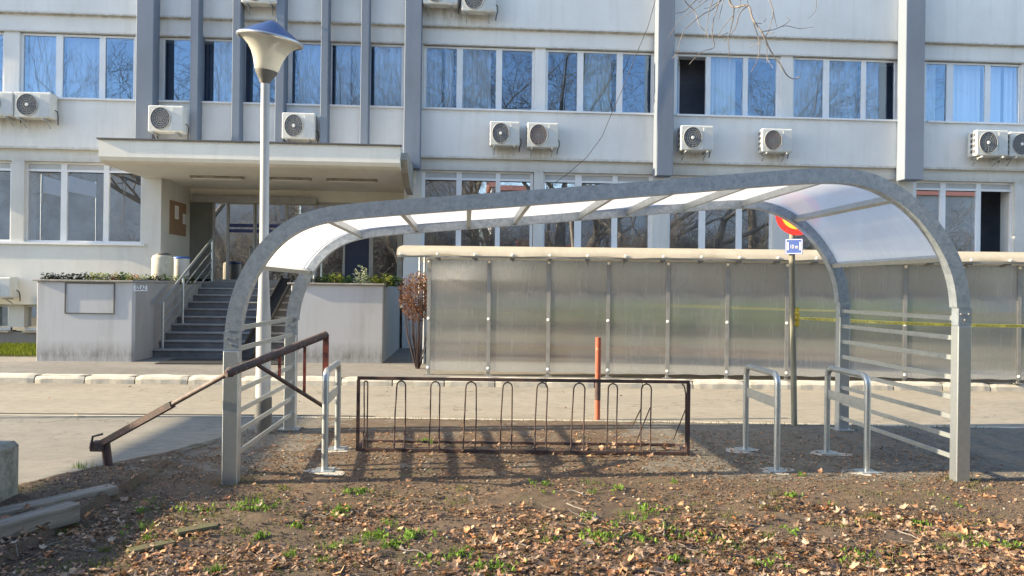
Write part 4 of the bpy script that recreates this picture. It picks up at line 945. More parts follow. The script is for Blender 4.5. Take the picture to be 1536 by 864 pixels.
pb_.v = [tuple(Mb @ Vector(v)) for v in pb_.v]; loc_mb(pb_, o).build('plate_border', M['sign_white'], bpn)
text_mesh('lettering', '10 m', .078, M['sign_white'], bpn, Matrix.Translation(-Vector(o.location)) @ Mb @ Matrix.Translation((0, -.008, -.005)) @ Matrix.Rotation(R(90), 4, 'X'), .002, sx=.66)
# barrier tape
tp = empty('barrier_tape', (SX, SY, 1.2), 'yellow police tape tied to the sign pole and stretched to the right', 'barrier tape')
zA = Zh(1190, 477, SY); tapeR = at(1640, 489, SY + .25); tL = Vector((SX + .03, SY - .035, zA))
g = MB(); vs = []; n = 70
def tpt(t):
    p = tL.lerp(tapeR, t); p = p + Vector((0, .012 * math.sin(t * 23), -.03 * math.sin(t * math.pi))); return p
for k in range(n + 1):
    t = k / n; p = tpt(t); tw = .35 * math.sin(t * 9) * (1 - t) + (.9 * (1 - t * 12) if t < .08 else 0); hh = .019
    vs += [(p.x, p.y + hh * math.sin(tw), p.z + hh * math.cos(tw)), (p.x, p.y - hh * math.sin(tw), p.z - hh * math.cos(tw))]
g.add(vs, [(2 * k, 2 * k + 1, 2 * k + 3, 2 * k + 2) for k in range(n)], True); part('strip', g, M['tape'], tp)
t = .06
dirx = (tapeR - tL).normalized()
while t < .97:
    p = tpt(t); q = tpt(min(t + .02, 1)); an = math.atan2(q.z - p.z, q.x - p.x)
    text_mesh('lettering', 'СТОП ПОЛИЦИЈА', .035, M['black'], tp, Matrix.Translation(p - Vector(tp.location) + Vector((0, -.012 - (.01 if t < .3 else 0), 0))) @ Matrix.Rotation(R(180) - an, 4, 'Y') @ Matrix.Rotation(R(90), 4, 'X'), .0006, sx=1.1); t += .112
g = MB()
for k in range(7): zc = zA - .07 + k * .028; g.tube([(SX + .0365 * math.cos(a * math.pi / 6), SY + .0365 * math.sin(a * math.pi / 6), zc + .012 * math.sin(a * .5 + k)) for a in range(13)], 0, flat=(.004, .035), cap=False)
part('knot', g, M['tape'], tp)

# ---------------------------------------------------------------- concrete block and beams on the left
p0 = gnd(27, 749, -.03); zt_ = Zh(27, 661, p0.y)
g = MB(); nb_ = 14; vs = []
for k in range(nb_ + 1):          # rough cast edges: the section wobbles along the block
    yy = p0.y - .95 + .95 * k / nb_; w1, w2, w3 = (noise.noise(Vector((yy * 7, q, 2))) * .008 for q in (1, 4, 8))
    vs += [(p0.x - .5, yy, -.1), (p0.x + w1, yy, -.1), (p0.x + w2, yy, zt_ - .03 + w3), (p0.x - .03 + w1, yy, zt_ + w2), (p0.x - .5, yy, zt_ + w3)]
g.add(vs, [(k * 5 + j, k * 5 + (j + 1) % 5, k * 5 + 5 + (j + 1) % 5, k * 5 + 5 + j) for k in range(nb_) for j in range(5)] + [(0, 1, 2, 3, 4), tuple(nb_ * 5 + j for j in range(5))])
tag(g.build('concrete_block', M['block']), 'big weathered concrete block at the left edge of the photo', 'concrete block')
g = MB(); g.bbox(-5.6, -4.15, 3.2, 5.55, -.1, .86, .03); tag(g.build('concrete_block', M['block']), 'taller concrete block added outside the left edge to shade the soil', 'concrete block')  # unseen block added for its shade on the soil in front
def beam(a, b, w_, h, lab):
    d = (b - a); L = d.length; d.normalize(); g = MB(); g.bbox(0, L, 0, w_, 0, h, .008); o = g.build('concrete_beam', M['wood']); o.location = (a.x, a.y, a.z); o.rotation_euler = (0, 0, math.atan2(d.y, d.x)); return tag(o, lab, 'beam', 'two beams lying on the ground at the left')
A1 = gnd(178, 738, .0); B1 = gnd(-80, 797, .0); beam(B1 - Vector((0, 0, .02)), A1 - Vector((0, 0, .02)), .13, .065, 'grey beam lying behind the other, ends nearer the barrier foot')
A2 = gnd(121, 778, .0); B2 = gnd(-80, 838, .0); beam(B2 - Vector((0, 0, .02)), A2 - Vector((0, 0, .02)), .12, .125, 'shorter pale beam lying in front, nearest the camera')
for i, (px, py, px2, py2) in enumerate(((192, 828, 262, 812), (262, 800, 326, 788))):
    A = gnd(px, py, -.03); B = gnd(px2, py2, -.03); d = (B - A); L = d.length; g = MB(); g.bbox(0, L, -.05, .05, -.02, .022, .01); o = g.build('mossy_board', M['moss']); o.location = (A.x, A.y, sz(A.x, A.y)); o.rotation_euler = (0, 0, math.atan2(d.y, d.x))
    tag(o, ('green mossy bit of board sunk in the leaves, nearer the camera', 'yellowish mossy bit of board sunk in the soil, farther one')[i], 'board', 'mossy boards sunk in the leaves')

# ---------------------------------------------------------------- litter: leaves, grass, twigs, pebbles
def leaf_mat():
    t = NT('dry_leaves'); at_ = t.n('ShaderNodeAttribute'); at_.attribute_name = 'tint'
    n1 = t.noise(40, 4, .7)
    col = t.mix(at_.outputs['Color'], (0.08, 0.045, 0.025), t.math('MULTIPLY', t.ramp(n1, [(0.45, 0), (0.7, 1)]), .55))
    d = t.n('ShaderNodeBsdfDiffuse'); tl = t.n('ShaderNodeBsdfTranslucent'); gl = t.n('ShaderNodeBsdfGlossy'); gl.inputs['Roughness'].default_value = .5
    t.l(col, d.inputs[0]); t.l(col, tl.inputs[0]); m1 = t.n('ShaderNodeMixShader'); m1.inputs[0].default_value = .25; t.l(d.outputs[0], m1.inputs[1]); t.l(tl.outputs[0], m1.inputs[2])
    m2 = t.n('ShaderNodeMixShader'); m2.inputs[0].default_value = .05; t.l(m1.outputs[0], m2.inputs[1]); t.l(gl.outputs[0], m2.inputs[2]); return t.done(m2.outputs[0])
M['leaf'] = leaf_mat()
def colored(mb, tints, name, mat, label=None, cat=None, kind=None):
    o = mb.build(name, mat, normals=False); me = o.data; ca = me.color_attributes.new('tint', 'FLOAT_COLOR', 'POINT')
    flat = []
    for c in tints: flat += [c[0], c[1], c[2], 1.0]
    ca.data.foreach_set('color', flat); return tag(o, label, cat, None, kind)
def leaf_shape(n=5):
    """lobed plane-tree leaf outline (unit)"""
    pts = []; lobes = [(-2.2, .55), (-1.15, .85), (0, 1.0), (1.15, .85), (2.2, .55)]
    out = [(0.0, -.35)]
    for i, (a, r) in enumerate(lobes):
        a_ = -a * .75 + math.pi / 2
        if i: am = (a_ + prev) / 2; out.append((math.cos(am) * .60, math.sin(am) * .60))
        out.append((math.cos(a_ + .2) * r * .82, math.sin(a_ + .2) * r * .82)); out.append((math.cos(a_) * r, math.sin(a_) * r)); out.append((math.cos(a_ - .2) * r * .82, math.sin(a_ - .2) * r * .82)); prev = a_
    return out
LS = leaf_shape()
rnd = random.Random(11)
LC = [(0.36, 0.20, 0.11), (0.52, 0.32, 0.18), (0.48, .26, .13), (0.25, 0.14, 0.08), (0.20, 0.115, 0.07), (0.45, 0.31, 0.20), (0.31, 0.20, 0.13), (0.14, 0.085, 0.055), (0.42, 0.20, 0.09), (.38, .30, .22), (.18, .12, .08), (.26, .18, .12)]
g = MB(); tints = []
def put_leaf(x, y, s, z=None, tone=1.0):
    z = (sz(x, y) if z is None else z) + rnd.uniform(.003, .02 + .25 * s * rnd.random())
    R3 = Matrix.Rotation(rnd.uniform(0, 6.28), 3, 'Z') @ Matrix.Rotation(rnd.gauss(0, .3), 3, 'X') @ Matrix.Rotation(rnd.gauss(0, .3), 3, 'Y')
    cu = rnd.uniform(-1.6, 2.2); cv = rnd.uniform(-.9, 1.6); ph = rnd.uniform(0, 6); fx = rnd.uniform(.55, 1.0)
    big = s > .026; n = len(LS); fold = rnd.uniform(-.5, .9); tip = rnd.uniform(-.6, 1.6)
    L2 = [(0.0, 0.05)] + ([(a * .55, b * .55) for a, b in LS] if big else []) + list(LS)
    out = []
    for (a, b) in L2:
        x_, y_ = a * fx, b; r2 = x_ * x_ + y_ * y_
        zz_ = (cu * x_ * x_ + cv * y_ * y_) * .5 + fold * abs(x_) * .5 + tip * max(0, r2 - .35) * .5 + .16 * math.sin(ph + x_ * 6) * abs(y_) + .10 * math.sin(ph * 2 + y_ * 7)
        out.append(R3 @ (Vector((x_, y_, zz_ * .7)) * s) + Vector((x, y, z)))
    mz = min(o_.z for o_ in out); base = sz(x, y)
    if mz < base + .001: out = [o_ + Vector((0, 0, base + .001 - mz)) for o_ in out]
    if big: fs_ = [(0, i + 1, (i + 1) % n + 1) for i in range(n)] + [(1 + i, 1 + n + i, 1 + n + (i + 1) % n, 1 + (i + 1) % n) for i in range(n)]
    else: fs_ = [(0, i + 1, (i + 1) % n + 1) for i in range(n)]
    g.add(out, fs_, big)
    c = rnd.choice(LC); k = rnd.uniform(.55, 1.6) * tone; tints.extend([(c[0] * k, c[1] * k, c[2] * k)] * len(out))
def dens(x, y):
    d = 0.0
    if y < 5.75: d = .25 + .75 * min(1, (5.75 - y) / .9)
    else: d = .05
    m = noise.noise(Vector((x * 1.1, y * 1.6, 3))) * 1.5 + .38 + noise.noise(Vector((x * 4, y * 5, 9))) * .9
    if x > .8 and y < 5.1: m += .5
    if y < 4.5: m += .25
    if x < -2.0: d *= .75
    return max(0, d * max(0.02, m))
cnt = 0; tries = 0
while cnt < 9500 and tries < 120000:
    tries += 1; x = rnd.uniform(-4.0, 4.7); y = 3.4 + (rnd.random() ** 1.15) * 2.9
    if y > soilmaxY(x) - .05: continue
    if rnd.random() < dens(x, y):
        s = rnd.choice([.012, .015, .018, .022, .028, .036, .048]) * rnd.uniform(.75, 1.2); put_leaf(x, y, s); cnt += 1
for _ in range(240):    # leaves caught in the rack and sparse ones under the shelter
    if rnd.random() < .6: px = rnd.gauss(930, 60) if rnd.random() < .6 else rnd.gauss(700, 90); p = gnd(px, rnd.uniform(664, 684), 0); put_leaf(p.x, p.y, rnd.uniform(.025, .05))
    else: x = rnd.uniform(-2.0, 4.5); y = rnd.uniform(5.9, 8.3); put_leaf(x, y, rnd.uniform(.018, .04)) if y < soilmaxY(x) - .1 else None
for _ in range(26):
    x = rnd.uniform(-6, 7); y = rnd.uniform(8.9, 11.6); put_leaf(x, y, rnd.uniform(.025, .045), .004)
# small crumbs
def crumb(x, y, s):
    z = sz(x, y) + .003; a = rnd.uniform(0, 6.28); u = Vector((math.cos(a), math.sin(a), rnd.uniform(-.3, .3))) * s; v = Vector((-math.sin(a), math.cos(a), rnd.uniform(-.4, .6))) * s * rnd.uniform(.3, .9)
    p = Vector((x, y, z + abs(u.z) + abs(v.z) * .5)); g.add([p - u, p - v, p + u, p + v * .8], [(0, 1, 2), (0, 2, 3)]); c = rnd.choice(LC); k = rnd.uniform(.5, 1.2); tints.extend([(c[0] * k, c[1] * k, c[2] * k)] * 4)
cnt = 0
while cnt < 45000:
    x = rnd.uniform(-4.2, 5.0); y = 3.4 + (rnd.random() ** 1.1) * 4.6
    if y > soilmaxY(x) - .05 or rnd.random() > dens(x, y) * 1.1 + .18 * (y > 5.7): continue
    crumb(x, y, rnd.uniform(.006, .018)); cnt += 1
cnt = 0
while cnt < 22000:       # crumbs of earth
    x = rnd.uniform(-4.2, 5.0); y = 3.4 + rnd.random() * 3.6
    if y > soilmaxY(x) - .08: continue
    if noise.noise(Vector((x * 2.2, y * 2.2, 31))) < -.12: cnt += 1; continue
    s_ = rnd.uniform(.003, .011) * (1.3 if rnd.random() < .1 else 1); q = Vector((x, y, sz(x, y) + s_ * .25)); k = rnd.uniform(.6, 1.5)
    g.add([q + Vector((s_, 0, 0)), q + Vector((-s_ * .4, s_ * .9, 0)), q + Vector((-s_ * .6, -s_ * .8, 0)), q + Vector((rnd.uniform(-.3, .3) * s_, 0, s_ * .9))], [(0, 1, 3), (1, 2, 3), (2, 0, 3)]); tints.extend([(.13 * k, .092 * k, .06 * k)] * 4); cnt += 1
colored(g, tints, 'leaf_litter', M['leaf'], 'dry brown fallen leaves scattered thickly over the soil in front', 'leaf litter', 'stuff')

def green_mat():
    t = NT('green_blades'); at_ = t.n('ShaderNodeAttribute'); at_.attribute_name = 'tint'
    d = t.n('ShaderNodeBsdfDiffuse'); tl = t.n('ShaderNodeBsdfTranslucent'); t.l(at_.outputs['Color'], d.inputs[0]); t.l(at_.outputs['Color'], tl.inputs[0])
    m1 = t.n('ShaderNodeMixShader'); m1.inputs[0].default_value = .35; t.l(d.outputs[0], m1.inputs[1]); t.l(tl.outputs[0], m1.inputs[2]); return t.done(m1.outputs[0])
M['green'] = green_mat()
g = MB(); tints = []
def blade(x, y, z, h, w_, c):
    a = rnd.uniform(0, 6.28); b = rnd.uniform(0.1, .9) * h; dx, dy = math.cos(a), math.sin(a); wx, wy = -dy * w_, dx * w_
    g.add([(x - wx, y - wy, z), (x + wx, y + wy, z), (x + dx * b * .4 + wx * .7, y + dy * b * .4 + wy * .7, z + h * .6), (x + dx * b * .4 - wx * .7, y + dy * b * .4 - wy * .7, z + h * .6), (x + dx * b, y + dy * b, z + h)], [(0, 1, 2, 3), (3, 2, 4)])
    k = rnd.uniform(.7, 1.3); tints.extend([(c[0] * k, c[1] * k, c[2] * k)] * 5)
def patch(px, py, r, n, kind):
    p = gnd(px, py, -.03)
    for _ in range(n):
        x, y = p.x + rnd.gauss(0, r * .62), p.y + rnd.gauss(0, r * .5)
        if noise.noise(Vector((x * 16, y * 16, 5))) < -.08: continue
        if kind == 0: blade(x, y, sz(x, y), rnd.uniform(.012, .055), .0022, (.14, .24, .04))
        elif kind == 1: blade(x, y, sz(x, y), rnd.uniform(.008, .03), .003, (.16, .18, .06))
        else: # broad leaf weed
            blade(x, y, sz(x, y) + rnd.uniform(0, .02), rnd.uniform(.012, .03), rnd.uniform(.005, .012), (.15, .25, .05))
for a in [(957, 773, .10, 260, 0), (585, 781, .06, 90, 0), (528, 737, .09, 130, 2), (383, 760, .14, 200, 2), (510, 762, .07, 80, 2), (547, 806, .08, 160, 0), (500, 818, .07, 110, 0), (565, 798, .07, 60, 2),
          (620, 802, .14, 200, 2), (690, 829, .09, 90, 2), (740, 850, .14, 160, 2), (895, 806, .12, 150, 2), (958, 808, .08, 80, 2), (887, 723, .06, 70, 0), (1012, 722, .05, 40, 0), (692, 732, .10, 70, 1), (690, 750, .10, 90, 1),
          (385, 745, .12, 160, 1), (425, 732, .10, 140, 1), (350, 795, .1, 120, 1), (220, 790, .08, 100, 0), (130, 845, .15, 300, 1), (90, 785, .10, 80, 2), (1160, 758, .15, 160, 1), (1170, 740, .10, 120, 1), (1300, 775, .14, 130, 1), (1255, 785, .1, 100, 1),
          (1440, 803, .09, 120, 0), (1520, 822, .10, 90, 2), (1420, 820, .12, 80, 1), (1480, 795, .10, 60, 1), (1200, 713, .05, 60, 0), (1465, 730, .10, 90, 1), (1360, 825, .1, 60, 1), (810, 790, .14, 120, 1), (780, 800, .12, 120, 1), (1080, 810, .1, 80, 1), (1050, 755, .1, 60, 1),
          (640, 668, .06, 60, 2), (122, 708, .10, 110, 0), (30, 745, .10, 80, 1), (200, 815, .15, 160, 1), (300, 775, .2, 180, 1), (240, 760, .15, 120, 1), (1090, 770, .1, 60, 1), (1310, 842, .1, 100, 0), (1015, 780, .08, 60, 1)]: patch(*a)
for _ in range(16000):
    x = rnd.uniform(-4, 5); y = rnd.uniform(3.4, 5.8)
    if noise.noise(Vector((x * 1.5, y * 1.5, 21))) > .05 - .1 * (y < 4.8): blade(x, y, sz(x, y), rnd.uniform(.006, .028), .002, rnd.choice([(.11, .17, .04), (.13, .19, .05), (.18, .16, .07), (.24, .19, .11)]))
for _ in range(75):
    patch(rnd.uniform(60, 1500), 725 + 130 * rnd.random() ** .8, rnd.uniform(.03, .12), rnd.randint(15, 90), rnd.choice([0, 1, 1, 2, 2]))
for (bx_, by_) in ((lx, YF), (lx, YR), (rx_, YF), (rx_, YR)):     # tufts and crumbs of soil against the posts
    for _ in range(120):
        a = rnd.uniform(0, 6.28); x = bx_ + (.07 + rnd.random() * .08) * math.cos(a) * 1.2; y = by_ + .05 + (.07 + rnd.random() * .08) * math.sin(a); blade(x, y, sz(x, y), rnd.uniform(.01, .035), .0025, rnd.choice([(.14, .17, .05), (.22, .18, .10), (.12, .09, .05)]))
for _ in range(700): # weeds along the road edge
    x = rnd.uniform(-2.4, 6); y = soilmaxY(x) - rnd.uniform(0, .1); blade(x, y, .01, rnd.uniform(.01, .035), .003, (.13, .12, .05))
colored(g, tints, 'grass_tufts', M['green'], 'small green grass tufts and weeds among the dead leaves', 'grass', 'stuff')
g = MB(); tints = []
for _ in range(9000):
    x = rnd.uniform(X(-60, 16.5), PLx0 - .02); y = rnd.uniform(14.9, 17.5); blade(x, y, .125, rnd.uniform(.04, .09), .006, rnd.choice([(.12, .16, .025), (.16, .18, .03), (.09, .13, .02)]))
colored(g, tints, 'lawn', M['green'], 'sunlit strip of grass at the foot of the wall at the far left', 'grass', 'stuff')
g = MB(); g.quad((XL, 14.8, .1215), (PLx0 - .01, 14.8, .1215), (PLx0 - .01, 17.6, .1215), (XL, 17.6, .1215)); g.build('lawn_soil', simple('lawn_soil', (.08, .09, .03), (.06, .05, .03)), kind='structure')
g = MB(); 
def twig(x, y, L, r, mbx):
    a = rnd.uniform(-.9, .9) + (math.pi if rnd.random() < .5 else 0); pts = []; cx, cy = x, y; bend = rnd.uniform(-.5, .5)
    n = 7
    for k in range(n): pts.append((cx, cy, sz(cx, cy) + r + .004 + .012 * abs(math.sin(k * 1.1 + x)))); cx += math.cos(a) * L / n; cy += math.sin(a) * L / n; a += bend / n + rnd.gauss(0, .12)
    mbx.tube(pts, [r * (1 - .6 * k / n) for k in range(n)], 5)
for _ in range(200):
    x = rnd.uniform(-4, 4.6); y = 3.5 + rnd.random() ** 1.2 * 2.4; twig(x, y, rnd.uniform(.08, .32), rnd.uniform(.0015, .004), g)
for (px, py, px2, py2) in ((850, 755, 895, 775), (850, 735, 875, 740), (910, 781, 965, 786), (920, 812, 950, 793), (1345, 790, 1390, 810), (905, 850, 1020, 862), (1080, 838, 1115, 850), (600, 820, 640, 830), (790, 812, 750, 808), (996, 800, 993, 775)):
    a, b = gnd(px, py, -.02), gnd(px2, py2, -.02); m_ = a.lerp(b, .5) + Vector((.02, .02, 0)); g.tube([Vector((q.x, q.y, sz(q.x, q.y) + .012)) for q in (a, a.lerp(m_, .5), m_, m_.lerp(b, .5), b)], [.006, .006, .005, .004, .003], 6)
tag(g.build('fallen_twigs', M['twig'], normals=False), 'thin dry twigs lying among the fallen leaves', 'twigs', None, 'stuff')
g = MB()
for _ in range(900):
    x = rnd.uniform(-2.4, 5); y = rnd.uniform(3.5, 8.2)
    if y > soilmaxY(x): continue
    s = rnd.uniform(.004, .014) if y > 5.8 else rnd.uniform(.005, .018); q = Vector((x, y, sz(x, y) + s * .3)); vs = [q + Vector((rnd.uniform(.7, 1.2) * s * a, rnd.uniform(.7, 1.2) * s * b, rnd.uniform(.5, .8) * s * c)) for a, b, c in ((1, 0, 0), (0, 1, 0), (-1, 0, 0), (0, -1, 0), (0, 0, 1), (0, 0, -1))]
    g.add(vs, [(0, 1, 4), (1, 2, 4), (2, 3, 4), (3, 0, 4), (1, 0, 5), (2, 1, 5), (3, 2, 5), (0, 3, 5)], True)
tag(g.build('pebbles', simple('pebble', (.34, .31, .27), (.18, .16, .14), 6, .9), normals=False), 'small pale stones and crumbs of mortar on the trodden soil', 'pebbles', None, 'stuff')

# ---------------------------------------------------------------- plants on the planters, shrub
def clump(name, x, y, z, r, h, n, cols, lab, cat, grp, lw=.016, seed=0):
    rr = random.Random(seed); vs_ = MB(); tn = []
    o = empty(name, (x, y, z), lab, cat, grp)
    for _ in range(n):
        a = rr.uniform(0, 6.28); q = r * math.sqrt(rr.random()); zz = h * rr.random() * (1 - .5 * (q / r) ** 2)
        c = Vector((q * math.cos(a), q * math.sin(a) * .8, zz)); t = Vector((math.cos(a), math.sin(a), rr.uniform(-.2, 1.2))).normalized() * lw * rr.uniform(.8, 1.8); s_ = Vector((-math.sin(a), math.cos(a), rr.uniform(-.5, .5))).normalized() * lw * rr.uniform(.5, .9)
        vs_.add([c - t * .3, c + s_ + t * .4, c + t * 1.2, c - s_ + t * .4], [(0, 1, 2, 3)]); cc = rr.choice(cols); k = rr.uniform(.6, 1.3); tn.extend([tuple(v * k for v in cc)] * 4)
    m = colored(vs_, tn, 'leaves', M['green']); m.parent = o
    g = MB(); 
    for k in range(5): a = k * 1.3; g.tube([(0, 0, -.02), (.4 * r * math.cos(a), .3 * r * math.sin(a), h * .6)], .004, 4)
    g.build('stem', M['twig'], o); return o
DK = [(.02, .035, .02), (.03, .05, .025), (.04, .03, .04)]; YG = [(.22, .26, .05), (.3, .3, .09), (.14, .2, .04)]; WH = [(.5, .5, .42), (.35, .42, .3), (.2, .28, .12)]; OR = [(.4, .2, .08), (.3, .14, .08), (.25, .25, .08)]; GR = [(.05, .11, .03), (.08, .14, .04), (.04, .08, .03)]
pls = [(70, DK, 'dark'), (84, DK, 'dark'), (98, DK, 'dark'), (112, DK, 'dark'), (126, DK, 'dark'), (138, YG, 'yellow'), (150, YG, 'yellow'), (161, WH, 'white'), (172, OR, 'orange'), (182, GR, 'green'), (191, YG, 'yellow'), (201, OR, 'orange'), (212, WH, 'white'), (222, GR, 'green'), (233, DK, 'dark'), (246, GR, 'green'), (258, WH, 'white'), (270, GR, 'green'), (282, DK, 'dark')]
for i, (px, cc, nm) in enumerate(pls):
    yy = 14.35 if px < 190 else 14.5 + (px - 190) * .012 + 1.2; hh = .13 if nm in ('yellow', 'green') else .12
    if px > 190: yy = 15.3 + (px - 190) * .012
    pp = X(px, yy, 415)
    where = ('front edge of the left planter' if px < 190 else 'landing side of the left planter'); nth = ['first', 'second', 'third', 'fourth', 'fifth', 'sixth', 'seventh', 'eighth', 'ninth', 'tenth'][i if px < 190 else 0] if px < 195 else ['first', 'second', 'third', 'fourth', 'fifth', 'sixth', 'seventh', 'eighth', 'ninth'][i - 11] if px > 195 else 'eleventh'
    if 182 < px < 195: nth = 'eleventh'; where = 'front edge of the left planter'
    clump('bedding_plant', pp, yy, 1.55, .12, hh + .07, 170, cc, f'{nm} leaved bedding plant, {nth} from the left along the {where}', 'plant', 'bedding plants on the planters', .024, i)
prs = [(480, DK, 'small dark plant nearest the shelter on the right planter', .09), (492, GR, 'green bush plant second on the right planter', .17), (505, YG, 'yellow green plant left of the silver one on the right planter', .18), (518, GR, 'mid green plant touching the silver plant on the right planter', .13), (541, WH, 'tall silvery white plant standing highest on the right planter', .34), (562, YG, 'low yellow plant right of the silver one', .13), (580, YG, 'broad yellow green plant near the right corner of the planter', .17), (594, GR, 'last green plant at the right corner of the planter', .12)]
for i, (px, cc, lab, hh) in enumerate(prs):
    clump('bedding_plant', X(px, 14.35, 415), 14.35, 1.55, .15, hh + .09, 240, cc, lab, 'plant', 'bedding plants on the planters', .026, 50 + i)
sx_, sy_ = X(628, 13.2, 450), 13.15
sh = empty('shrub', (sx_, sy_, .12), 'round reddish brown clipped shrub on bare stems beside the shed', 'shrub')
rr = random.Random(3); g = MB(); tn = []
for _ in range(3200):
    v = Vector((rr.gauss(0, 1), rr.gauss(0, 1), rr.gauss(0, 1))).normalized() * (.34 * rr.uniform(.45, 1.08)); c = v + Vector((0, 0, 1.28)); c.z = 1.25 + v.z * 1.25
    t = v.normalized() * .022 + Vector((rr.uniform(-1, 1), rr.uniform(-1, 1), rr.uniform(-1, 1))) * .012; s_ = Vector((rr.uniform(-1, 1), rr.uniform(-1, 1), rr.uniform(-1, 1))) * .012
    g.add([c - t, c + s_, c + t, c - s_], [(0, 1, 2, 3)]); cc = rr.choice([(.16, .07, .05), (.22, .11, .08), (.10, .045, .035), (.27, .18, .12), (.12, .09, .05)]); tn.extend([cc] * 4)
m = colored(g, tn, 'leaves', M['green']); m.parent = sh
g = MB()
for k in range(26):
    a = rr.uniform(0, 6.28); e = rr.uniform(.05, .3); g.tube([(0.03 * math.cos(a), .03 * math.sin(a), 0), (e * .75 * math.cos(a), e * .75 * math.sin(a), .6), (e * math.cos(a), e * math.sin(a), 1.3 + rr.uniform(-.1, .2))], [.008, .006, .003], 5)
g.build('stem', M['rust_dark'], sh)

# ---------------------------------------------------------------- trees
def tree_mesh(seed, H, r0, lev=5, spread=.55, minr=.0042):
    rr = random.Random(seed); mb = MB()
    def grow(p, d, L, r, l):
        n = 4 if l > 2 else 3; pts = [p]; rs = [r]; q = p.copy(); dd = d.copy()
        for k in range(n):
            dd = (dd + Vector((rr.gauss(0, .13), rr.gauss(0, .13), rr.gauss(0, .10) + (.04 if l > 1 else -.03)))).normalized(); q = q + dd * (L / n); pts.append(q.copy()); rs.append(max(minr, r * (1 - .45 * (k + 1) / n)))
        mb.tube(pts, rs, 8 if l >= lev - 1 else (5 if l > 1 else 3), cap=False)
        if l == 0: return
        nb = rr.choice([3, 4]) if l > 1 else 3
        for b in range(nb):
            i = n if b == 0 else rr.randint(1 if l < lev else 2, n); a = rr.uniform(0, 6.28); ax = pts[i] - pts[i - 1]; ax.normalize()
            pr_ = ax.cross(Vector((math.cos(a), math.sin(a), .3))).normalized(); nd = (ax * (1 - spread * .5 if b else 1) + pr_ * (spread * rr.uniform(.6, 1.4) if b else .25)).normalized()
            grow(pts[i], nd, L * rr.uniform(.58, .8), rs[i] * (.72 if b == 0 else .55), l - 1)
    grow(Vector((0, 0, 0)), Vector((rr.gauss(0, .05), rr.gauss(0, .05), 1)).normalized(), H * .34, r0, lev)
    return mb
tms = []
for i in range(3):
    tms.append(tree_mesh(20 + i, 11 + i, .22 + .04 * i, 6, .62))
tk = MB(); rr = random.Random(77)
for st_ in range(7):
    m_ = tree_mesh(200 + st_, 5.2 + st_ * .35, .05, 5, .75, .009); a = rr.uniform(0, 6.28); tl = rr.uniform(.05, .4); dx, dy = math.cos(a), math.sin(a)
    m_.v = [(v[0] + dx * (.15 + tl * v[2]), v[1] + dy * (.15 + tl * v[2]), v[2]) for v in m_.v]
    b_ = len(tk.v); tk.v += m_.v; tk.f += [tuple(i + b_ for i in f) for f in m_.f]; tk.sm += m_.sm; tk.mi += m_.mi
o = tk.build('stems', M['bark'], None, normals=False); thmesh = o.data; bpy.data.objects.remove(o)
M_tr = [M['bark'], M['bark_dark'], M['bark']]
tmesh = []
for i, mb in enumerate(tms):
    o = mb.build('branches', M_tr[i], None, normals=False); tmesh.append(o.data); bpy.data.objects.remove(o)
spots = [(-9.5, -9, 0, 1.0), (-5.2, -11.5, 1, .95), (-1.5, -9.5, 2, 1.05), (3.0, -12, 0, 1.0), (6.2, -9, 1, 1.1), (10.5, -13, 2, .9), (14.5, -10, 0, 1.05), (-14.5, -13, 2, 1.1), (1.0, -19, 1, 1.2), (-8, -20, 0, 1.2), (8, -21, 2, 1.25), (-20, -17, 1, 1.2), (20, -16, 1, 1.2), (-3.8, -6.0, 1, .8), (9.0, -5.5, 0, .85)]
words = ['first', 'second', 'third', 'fourth', 'fifth', 'sixth', 'seventh', 'eighth', 'ninth', 'tenth', 'eleventh', 'twelfth', 'thirteenth', 'fourteenth', 'fifteenth']
order = sorted(range(len(spots)), key=lambda i: spots[i][0]); rank = {i: k for k, i in enumerate(order)}
for i, (x, y, k, s) in enumerate(spots):
    o = empty('bare_tree', (x, y, -.1), f'leafless tree reflected in the windows, {words[rank[i]]} of fifteen from the left', 'tree', 'bare trees behind the camera', rz=i * 1.3); s *= 1.65; o.scale = (s, s, s)
    b = bpy.data.objects.new('branches', tmesh[k]); COL.objects.link(b); b.parent = o
# tree overhead at the right whose twigs hang into the picture
ot = empty('overhanging_tree', (4.9, 4.2, -.05), 'bare tree whose drooping twigs hang into the top of the photo', 'tree')
g = MB(); tp_ = [(4.9, 4.2, -.1), (4.95, 4.2, 1.5), (4.85, 4.4, 3.2), (4.6, 4.9, 4.6)]; g.tube(tp_, [.17, .15, .13, .10], 12); part('trunk', g, M['bark'], ot)
def tw(poly, r, y0=7.6, jit=.35, sd=0):
    rr = random.Random(sd); pts = []; 
    for k, (u, v) in enumerate(poly): pts.append(at(960 + u / 5.486, v / 5.486, y0 + rr.uniform(-jit, jit) * .3 + jit * .5 * math.sin(k * .6 + sd)))
    pts = catmull(pts, 3); n = len(pts); g.tube(pts, [r * (1 - .6 * i / n) for i in range(n)], 6)
g = MB()
R0 = at(1094, -40, 7.6)
g.tube([(4.6, 4.9, 4.6), (4.0, 5.9, 5.1), (3.2, 6.9, 5.15), R0], [.07, .05, .03, .014], 8)
g.tube([(4.6, 4.9, 4.6), (5.0, 5.9, 5.2), (5.2, 7.2, 5.3), at(1240, -60, 7.6)], [.06, .04, .02, .008], 8)
g.tube([R0, at(1060, -60, 7.6), at(1020, -30, 7.6)], [.012, .010, .006], 6)
part('limb', g, M['bark'], ot)
g = MB()
tw([(700, -240), (735, 0), (775, 60), (890, 45), (925, 150), (1000, 265), (1030, 320), (1075, 420), (1160, 540), (1210, 620), (1270, 650), (1320, 625)], .012, sd=1)
